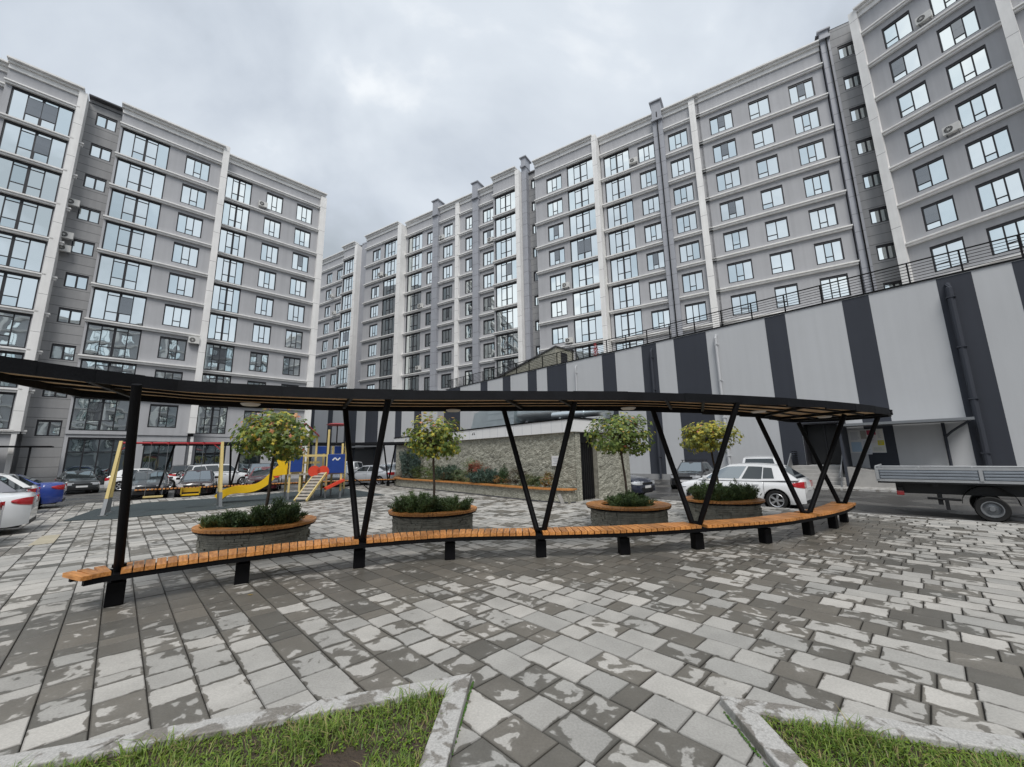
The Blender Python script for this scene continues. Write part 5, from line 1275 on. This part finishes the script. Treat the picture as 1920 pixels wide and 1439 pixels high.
    sec.append([(xd, s*yb*.95, zd) for s in (-1, -.5, 0, .5, 1)])
    for q in sec: v += q
    for i in range(len(sec)-1):
        for j in range(4): a = i*5+j; f.append((a, a+5, a+6, a+1))
    b0 = len(v); bl = [(xa+(xd-xa)*i/(nx+2), yb, zb+(zd-zb)*max(0, (i/(nx+2)-.6)/.4)) for i in range(nx+3)]
    for s in (-1, 1):
        b0 = len(v); v += [(x, s*y, z_) for x, y, z_ in bl]; edge = [i*5+(0 if s < 0 else 4) for i in range(len(sec))]
        for i in range(len(sec)-1):
            q = (b0+i, b0+i+1, edge[i+1], edge[i]); f.append(q if s < 0 else q[::-1])
    me = bpy.data.meshes.new('cabin'); me.from_pydata(v, [], f); me.materials.append(pm); smooth_by_angle(me, 28); inst('cabin', me, root)
    def glass_quad(nm, P, off, mt):
        P = [Vector(p) for p in P]; nn = (P[1]-P[0]).cross(P[3]-P[0]).normalized(); cen = sum(P, Vector())/4
        if nn.dot(cen-Vector((0, 0, H*.5))) < 0: nn = -nn
        q = MB(); q.v = [tuple(p+nn*off) for p in P]+[tuple(p-nn*.02) for p in P]; q.f = [(0, 1, 2, 3), (7, 6, 5, 4), (0, 4, 5, 1), (1, 5, 6, 2), (2, 6, 7, 3), (3, 7, 4, 0)]
        me_ = q.mesh(nm, M[mt]); smooth_by_angle(me_, 20); return inst(nm, me_, root)
    def lerp3(a, b, t): return Vector(a).lerp(Vector(b), t)
    def pane4(A, B_, C, D, s0, s1, t0, t1): # A,B bottom; D,C top
        return [lerp3(lerp3(A, B_, s0), lerp3(D, C, s0), t0), lerp3(lerp3(A, B_, s1), lerp3(D, C, s1), t0), lerp3(lerp3(A, B_, s1), lerp3(D, C, s1), t1), lerp3(lerp3(A, B_, s0), lerp3(D, C, s0), t1)]
    zf, zg_ = roofz(0)-.03, roofz(1)-.03
    A, B_, C, D = (xa, -yb*.94, k['hood']-.03), (xa, yb*.94, k['hood']-.03), (xb, yt, zf+.01), (xb, -yt, zf+.01)
    glass_quad('windshield', pane4(A, B_, C, D, .06, .94, .06, .95), .012, 'car_glass_clear')
    A, B_, C, D = (xd, -yb*.95, zd), (xd, yb*.95, zd), (xc, yt, zg_+.01), (xc, -yt, zg_+.01)
    glass_quad('rear_window', pane4(A, B_, C, D, .08, .92, .10, .92), .012, glass)
    p0, p1, p2, p3 = k['pill']
    for s in (-1, 1):
        def side_pt(u, t):
            x = u*(len(sec)-1); i = min(int(x), len(sec)-2); w_ = x-i; lo = lerp3(bl[i], bl[i+1], w_); hi = lerp3(sec[i][4], sec[i+1][4], w_); p = lerp3(lo, hi, t); return Vector((p.x, s*(p.y+.008), p.z))
        def side_pane(u0, u1, t0, t1, mt):
            q = MB(); nn_ = 7
            for i in range(nn_):
                u = u0+(u1-u0)*i/(nn_-1)
                a_, b_2 = side_pt(u, t0), side_pt(u, t1); q.v += [tuple(a_), tuple(b_2), (b_2.x, b_2.y-s*.03, b_2.z), (a_.x, a_.y-s*.03, a_.z)]
            for i in range(nn_-1):
                for j in range(4): j2 = (j+1) % 4; q.f.append((i*4+j, i*4+j2, (i+1)*4+j2, (i+1)*4+j))
            q.f += [(0, 1, 2, 3), tuple((nn_-1)*4+j for j in (3, 2, 1, 0))]
            me_ = q.mesh('side_window', M[mt]); smooth_by_angle(me_, 30); inst('side_window', me_, root)
        side_pane(p0+.02, p1, .13, .87, 'car_glass_clear' if side_clear else glass)
        side_pane(p1+.03, p2, .13, .87, glass)
        if p3-p2 > .05: side_pane(p2+.012, p3, .15, .84, glass)
        q = MB(); q.obox((xa-.28, s*(yb+.10), k['belt']+.06), (.10, .18, .12)); q.build('mirror', pm, root, bevel=.025)
        q = MB()                            # door seams and handles
        for xx in (lerp3((xa, 0, 0), (xd, 0, 0), p1+.015).x, lerp3((xa, 0, 0), (xd, 0, 0), p0+.03).x, lerp3((xa, 0, 0), (xd, 0, 0), p2+.02).x):
            y_ = hw(xx); q.bar((xx, s*(y_*.995), sill+.14), (xx, s*(y_*1.002), k['belt']-.20), .006, .008); q.bar((xx, s*(y_*1.002), k['belt']-.20), (xx, s*(y_*.945), k['belt']-.05), .006, .008)
        q.build('door_seam', M['car_black'], root)
        for t in (p1-.05, p2-.05):
            xx = lerp3((xa, 0, 0), (xd, 0, 0), t).x; q = MB(); q.obox((xx, s*(hw(xx)*.985+.012), k['belt']-.14), (.17, .022, .03)); q.build('door_handle', pm, root, bevel=.006)
        # lamps wrap the corners
        def wrap(nm, mt, sx, x0, x1, z0, z1):
            q = MB(); xs_ = [x0+(x1-x0)*i/6 for i in range(7)]; n_ = len(xs_)
            for ii, x in enumerate(xs_):
                y_ = hw(x); fwd = ii/6 if sx < 0 else 1-ii/6; zc_ = z0*.45+z1*.55; z0_, z1_ = z0+(zc_-z0)*.85*fwd**2, z1+(zc_-z1)*.7*fwd**2
                for (yy, zq) in ((y_*.985+.006, z0_), (y_*.995+.008, (z0_+z1_)/2), (y_*.95+.008, z1_), (y_*.55, z1_), (y_*.55, z0_)): q.v.append((x, s*yy, zq))
            for i in range(n_-1):
                for j in range(5): j2 = (j+1) % 5; q.f.append((i*5+j, i*5+j2, (i+1)*5+j2, (i+1)*5+j))
            q.f.append((0, 1, 2, 3, 4)); q.f.append(tuple((n_-1)*5+j for j in (4, 3, 2, 1, 0)))
            me_ = q.mesh(nm, M[mt]); smooth_by_angle(me_, 40); inst(nm, me_, root)
        wrap('headlight', 'lamp_glass', 1, e-.42, e-.005, k['nose']-.15, k['nose']+.0)
        wrap('taillight', 'tail_red', -1, -e-.006, -e+.34, k['deck']-.28, k['deck']-.08)
        for xw in (k['wf'], k['wr']):
            wz = inst('wheel', TYRE, root, (xw, s*(W/2-.115), RW), (0, 0, 0 if s < 0 else math.pi)); inst('rim', RIM, wz); inst('brake_disc', DISC, wz)
    q = MB(); q.box(e-.03, e+.012, -.52, .52, sill+.06, .44); q.box(e-.02, e+.008, -.45, .45, k['nose']-.15, k['nose']-.06); q.build('grille', M['car_black'], root, bevel=.01)
    q = MB(); q.box(-e-.008, -e+.04, -.6, .6, sill+.02, .33); q.build('rear_bumper', M['car_black'], root, bevel=.01)
    q = MB(); q.box(e+.012, e+.022, -.26, .26, .40, .51); q.build('number_plate', M['plate'], root)
    q = MB(); q.box(-e-.018, -e-.006, -.26, .26, .62, .73); q.build('number_plate', M['plate'], root)
    if rack:
        q = MB()
        for xx in (xb-.25, xc+.25): q.box(xx-.02, xx+.02, -yt-.05, yt+.05, H+.05, H+.08); q.box(xx-.02, xx+.02, -yt, -yt+.04, H-.06, H+.05); q.box(xx-.02, xx+.02, yt-.04, yt, H-.06, H+.05)
        q.build('roof_rack', M['car_black'], root)
    if spare:
        sw_ = inst('spare_wheel', TYRE, root, (-e-.12, .05, .95), (0, 0, math.pi/2+math.pi)); inst('rim', RIM, sw_)
    return root
HA = (.699, -.715); HB = (-.699, .715)
def P2(x, y): return (x, y)
G_L = 'cars parked on the left of the square'; G_R = 'cars on the road at right'
# near-side line const n.P = c, nose/tail from the photo
def along(a, n): return tuple(an(a, n))
car('white five-door hatchback with silver wheels behind the rightmost planter', (.76, .77, .78), 'hatch', along(5.02, 15.55+.88), (AV.x, AV.y), G_R, side_clear=True)
car('black saloon with roof bars and its bonnet facing the square', (.012, .012, .014), 'boxy', (10.15, 23.1), (-.62, -.78), G_R, rack=True)
car('white tall car half hidden behind the white hatchback', (.72, .73, .74), 'suv', (12.5, 20.6), (.55, .83), G_R)
car('dark blue car nosing out from behind the stone pavilion', (.012, .016, .035), 'sedan', (4.35, 19.9), HA, G_R)
HN = (-NV.x, -NV.y)
def row_car(label, colr, kind, corner, **k):  # near rear corner -> centre, nose away from the square
    K_ = KIND[kind]; c = Vector(corner)-NV*(K_['L']/2)+AV*(K_['W']/2); car(label, colr, kind, (c.x, c.y), HN, G_L, z=0, **k)
row_car('black car cut off at the left edge in front of the white saloon', (.012, .012, .013), 'hatch', (-11.0, 8.7))
row_car('white saloon at the left edge with its red rear lamp toward the square', (.70, .72, .74), 'sedan', (-12.5, 10.7))
row_car('grey tall estate car just behind the white saloon at left', (.16, .165, .19), 'wagon', (-14.8, 12.4), metal=.3)
row_car('white hatchback between the grey estate and the blue saloon', (.72, .73, .73), 'hatch', (-17.0, 14.6))
row_car('bright blue saloon last in the row at left', (.015, .045, .26), 'sedan', (-18.4, 16.8))
car('black car in front of the left block, nose toward the square', (.014, .015, .017), 'sedan', (-29.2, 27.4), (.80, -.60), G_L)
car('white car partly behind the first shelter post', (.70, .70, .70), 'hatch', (-26.4, 29.4), (.75, .66), G_L)
car('dark grey-blue saloon facing the camera beside the swing', (.05, .056, .065), 'sedan', (-20.7, 23.3), (.64, -.77), G_L)
car('black off-road car with a spare wheel on its tailgate', (.016, .016, .018), 'suv', (-26.4, 32.6), (-.62, .78), G_L, spare=True)
car('boxy dark maroon saloon facing the camera behind the swing seat', (.030, .010, .016), 'boxy', (-18.0, 23.4), (.55, -.83), G_L)
car('white tall car behind the yellow swing leg', (.70, .71, .72), 'suv', (-22.7, 31.6), (.6, .8), G_L)
car('dark red hatchback beyond the yellow slide', (.13, .012, .022), 'hatch', (-15.9, 26.2), (.45, -.89), G_L)
car('black van-like car behind the dark red hatchback', (.012, .012, .013), 'suv', (-19.5, 31.5), (.5, -.86), G_L)
car('silver hatchback glimpsed through the play tower', (.45, .46, .47), 'hatch', (-12.2, 28.5), (.3, -.95), G_L)
car('silver saloon seen side-on right of the play tower', (.52, .54, .57), 'sedan', (-10.5, 30.4), (-.93, .36), G_L, metal=.3)
car('white car behind the silver saloon', (.70, .70, .70), 'hatch', (-10.8, 36.2), (.2, -.98), G_L)
car('black car between silver saloon and stone bed', (.013, .013, .014), 'sedan', (-9.3, 37.8), (.2, -.98), G_L)
car('grey-blue hatchback half hidden by the stone bed', (.32, .36, .40), 'hatch', (-9.0, 31.6), (.35, .94), G_L, metal=.3)
car('white van glimpsed above the play tower panels', (.70, .71, .72), 'suv', (-14.2, 35.0), (.1, -.99), G_L)

# flatbed lorry
tr = empty('flatbed_lorry', (*along(-.88, 16.2+.1), ROAD), math.atan2(-AV.y, -AV.x)); tag(tr, 'flatbed lorry with ribbed silver side boards at the right edge', 'lorry')
# local x = forward (to the right of the picture), y = left; near side is y = -0.1 .. , bed spans y 0..2 away => y positive is left of travel = away from camera
bx0, bx1 = -2.12, 2.2; zb0, zb1 = 1.02, 1.37; M['bed'] = mat('bed_grey_paint', (.23, .255, .285), .45, .2, var=.08, vscale=4)
M['bed_edge'] = mat('bed_rail_pale', (.37, .38, .39), .45, .2, var=.1, vscale=5)
m = MB(); m.box(bx0, bx1, .0, 2.0, zb0-.10, zb0-.002); m.build('bed_floor', M['car_black'], tr)
def board_side(y0, s):
    o = None
    m = MB(); m.box(bx0, bx1, y0-.02, y0+.02, zb0, zb1-.06); o = m.build('side_board', M['bed'], tr)
    for z, h_ in ((zb0+.025, .07), (zb0+.115, .06), (zb0+.19, .06)):
        for xa_, xb_ in ((bx0+.08, -.12), (-.02, bx1-.05)):
            m = MB(); m.box(xa_, xb_, y0-.038*s-.012, y0-.038*s+.018, z, z+h_); m.build('rib', M['bed'], o, bevel=.012)
    m = MB(); m.box(bx0-.02, bx1, y0-.045, y0+.045, zb0-.05, zb0+.015); m.build('lower_rail', M['bed_edge'], o)
    m = MB(); m.box(bx0-.02, bx1, y0-.035, y0+.035, zb1-.07, zb1-.01); m.build('upper_rail', M['bed_edge'], o)
    for xx in (bx0+.02, -.07, bx1-.05): m = MB(); m.box(xx-.035, xx+.035, y0-.05*s-.012, y0-.05*s+.012, zb0, zb1-.05); m.build('stake', M['bed_edge'], o)
board_side(0, 1); board_side(2.0, -1)
m = MB(); m.box(bx0-.03, bx0+.02, .05, 1.95, zb0, zb1-.03); m.build('tailboard', M['bed'], tr)
m = MB(); m.tube([(bx0, 0, zb1+.03), (bx1, 0, zb1+.03)], .02, 6); m.tube([(bx0, 0, zb1+.03), (bx0, 2, zb1+.03)], .02, 6)
for xx in (bx0, -1.2, -.2, .9): m.box(xx-.02, xx+.02, -.02, .02, zb1-.02, zb1+.03)
m.build('tie_rail', M['bed_edge'], tr)
m = MB(); m.box(bx0+.35, 3.2, .45, .62, .62, .92); m.box(bx0+.35, 3.2, 1.38, 1.55, .62, .92); m.box(bx0+.4, bx0+.5, .2, 1.8, .60, .80)
for xx in (-1.0, .9, 1.8): m.box(xx, xx+.1, .1, 1.9, .84, .93)
m.box(-.95, -.85, .3, .5, .35, .65); m.build('chassis', M['car_black'], tr)
m = MB(); m.box(bx0+.36, bx0+.52, .14, .30, .58, .70); m.build('tail_lamp', M['tail_red'], tr, bevel=.015)
m = MB(); m.box(bx0+.36, bx0+.52, 1.70, 1.86, .58, .70); m.build('tail_lamp', M['tail_red'], tr, bevel=.015)
m = MB(); m.tube([(-1.15, .25, .52), (-.5, .25, .50)], .035, 6); m.box(-.82, -.74, .22, .30, .22, .52); m.build('mudflap_stay', M['car_black'], tr)
m = MB()
for a in range(0, 9): t = math.pi*a/8
P = [(-.0+.50*math.cos(math.pi*a/10), .42+.48*math.sin(math.pi*a/10)) for a in range(11)]
for (x0_, z0_), (x1_, z1_) in zip(P, P[1:]): m.quad((x0_, .02, z0_), (x1_, .02, z1_), (x1_, .42, z1_), (x0_, .42, z0_)); m.quad((x0_, .02, z0_), (x0_, .42, z0_), (x1_, .42, z1_), (x1_, .02, z1_))
m.build('mudguard', M['car_black'], tr)
for xx in (0.0, 3.35):
    for yy, rz in ((.12, 0), (1.88, math.pi)):
        w = inst('wheel', TYRE, tr, (xx, yy, .317), (0, 0, rz)); w.scale = (1.0, 1.1, 1.0)
        q = MB(); q.lathe([(.20, -.085), (.205, -.10), (.185, -.10), (.15, -.02), (.07, -.05), (.05, -.09), (0, -.09)], 24, axis='y'); me = q.mesh('rim', M['steel']); smooth_by_angle(me, 40); inst('rim', me, w)
m = MB(); prism_xz(m, [(2.35, .45), (4.25, .45), (4.3, .95), (3.95, 1.25), (3.55, 2.05), (2.4, 2.1)], .1, 1.9); m.build('cab', paint('lorry', (.70, .71, .72)), tr, bevel=.06, seg=3)
m = MB(); prism_xz(m, [(2.75, 1.25), (3.80, 1.25), (3.45, 1.9), (2.75, 1.9)], .085, .11); prism_xz(m, [(2.75, 1.25), (3.80, 1.25), (3.45, 1.9), (2.75, 1.9)], 1.89, 1.915); m.build('cab_window', M['car_glass'], tr)

# small red thing hung on the deck railing
x, z = on_plane(1117, 655, FR_P, 0); rd = empty('red_ornament', loc_of(FR_P, x, -.02, 10.35), FR_P[1]); tag(rd, 'red star-like ornament hanging on the deck railing', 'ornament')
for k, (a, b, r_) in enumerate(((0, .85, .16), (0, .5, .30), (0, .18, .38))):
    m = MB()
    for q in range(9): t = 2*math.pi*q/9; m.bar((a, -.03, b), (a+r_*math.cos(t), -.03-.04*math.sin(3*t), b+r_*math.sin(t)), .03, .03)
    m.build('rays', M['red'], rd)
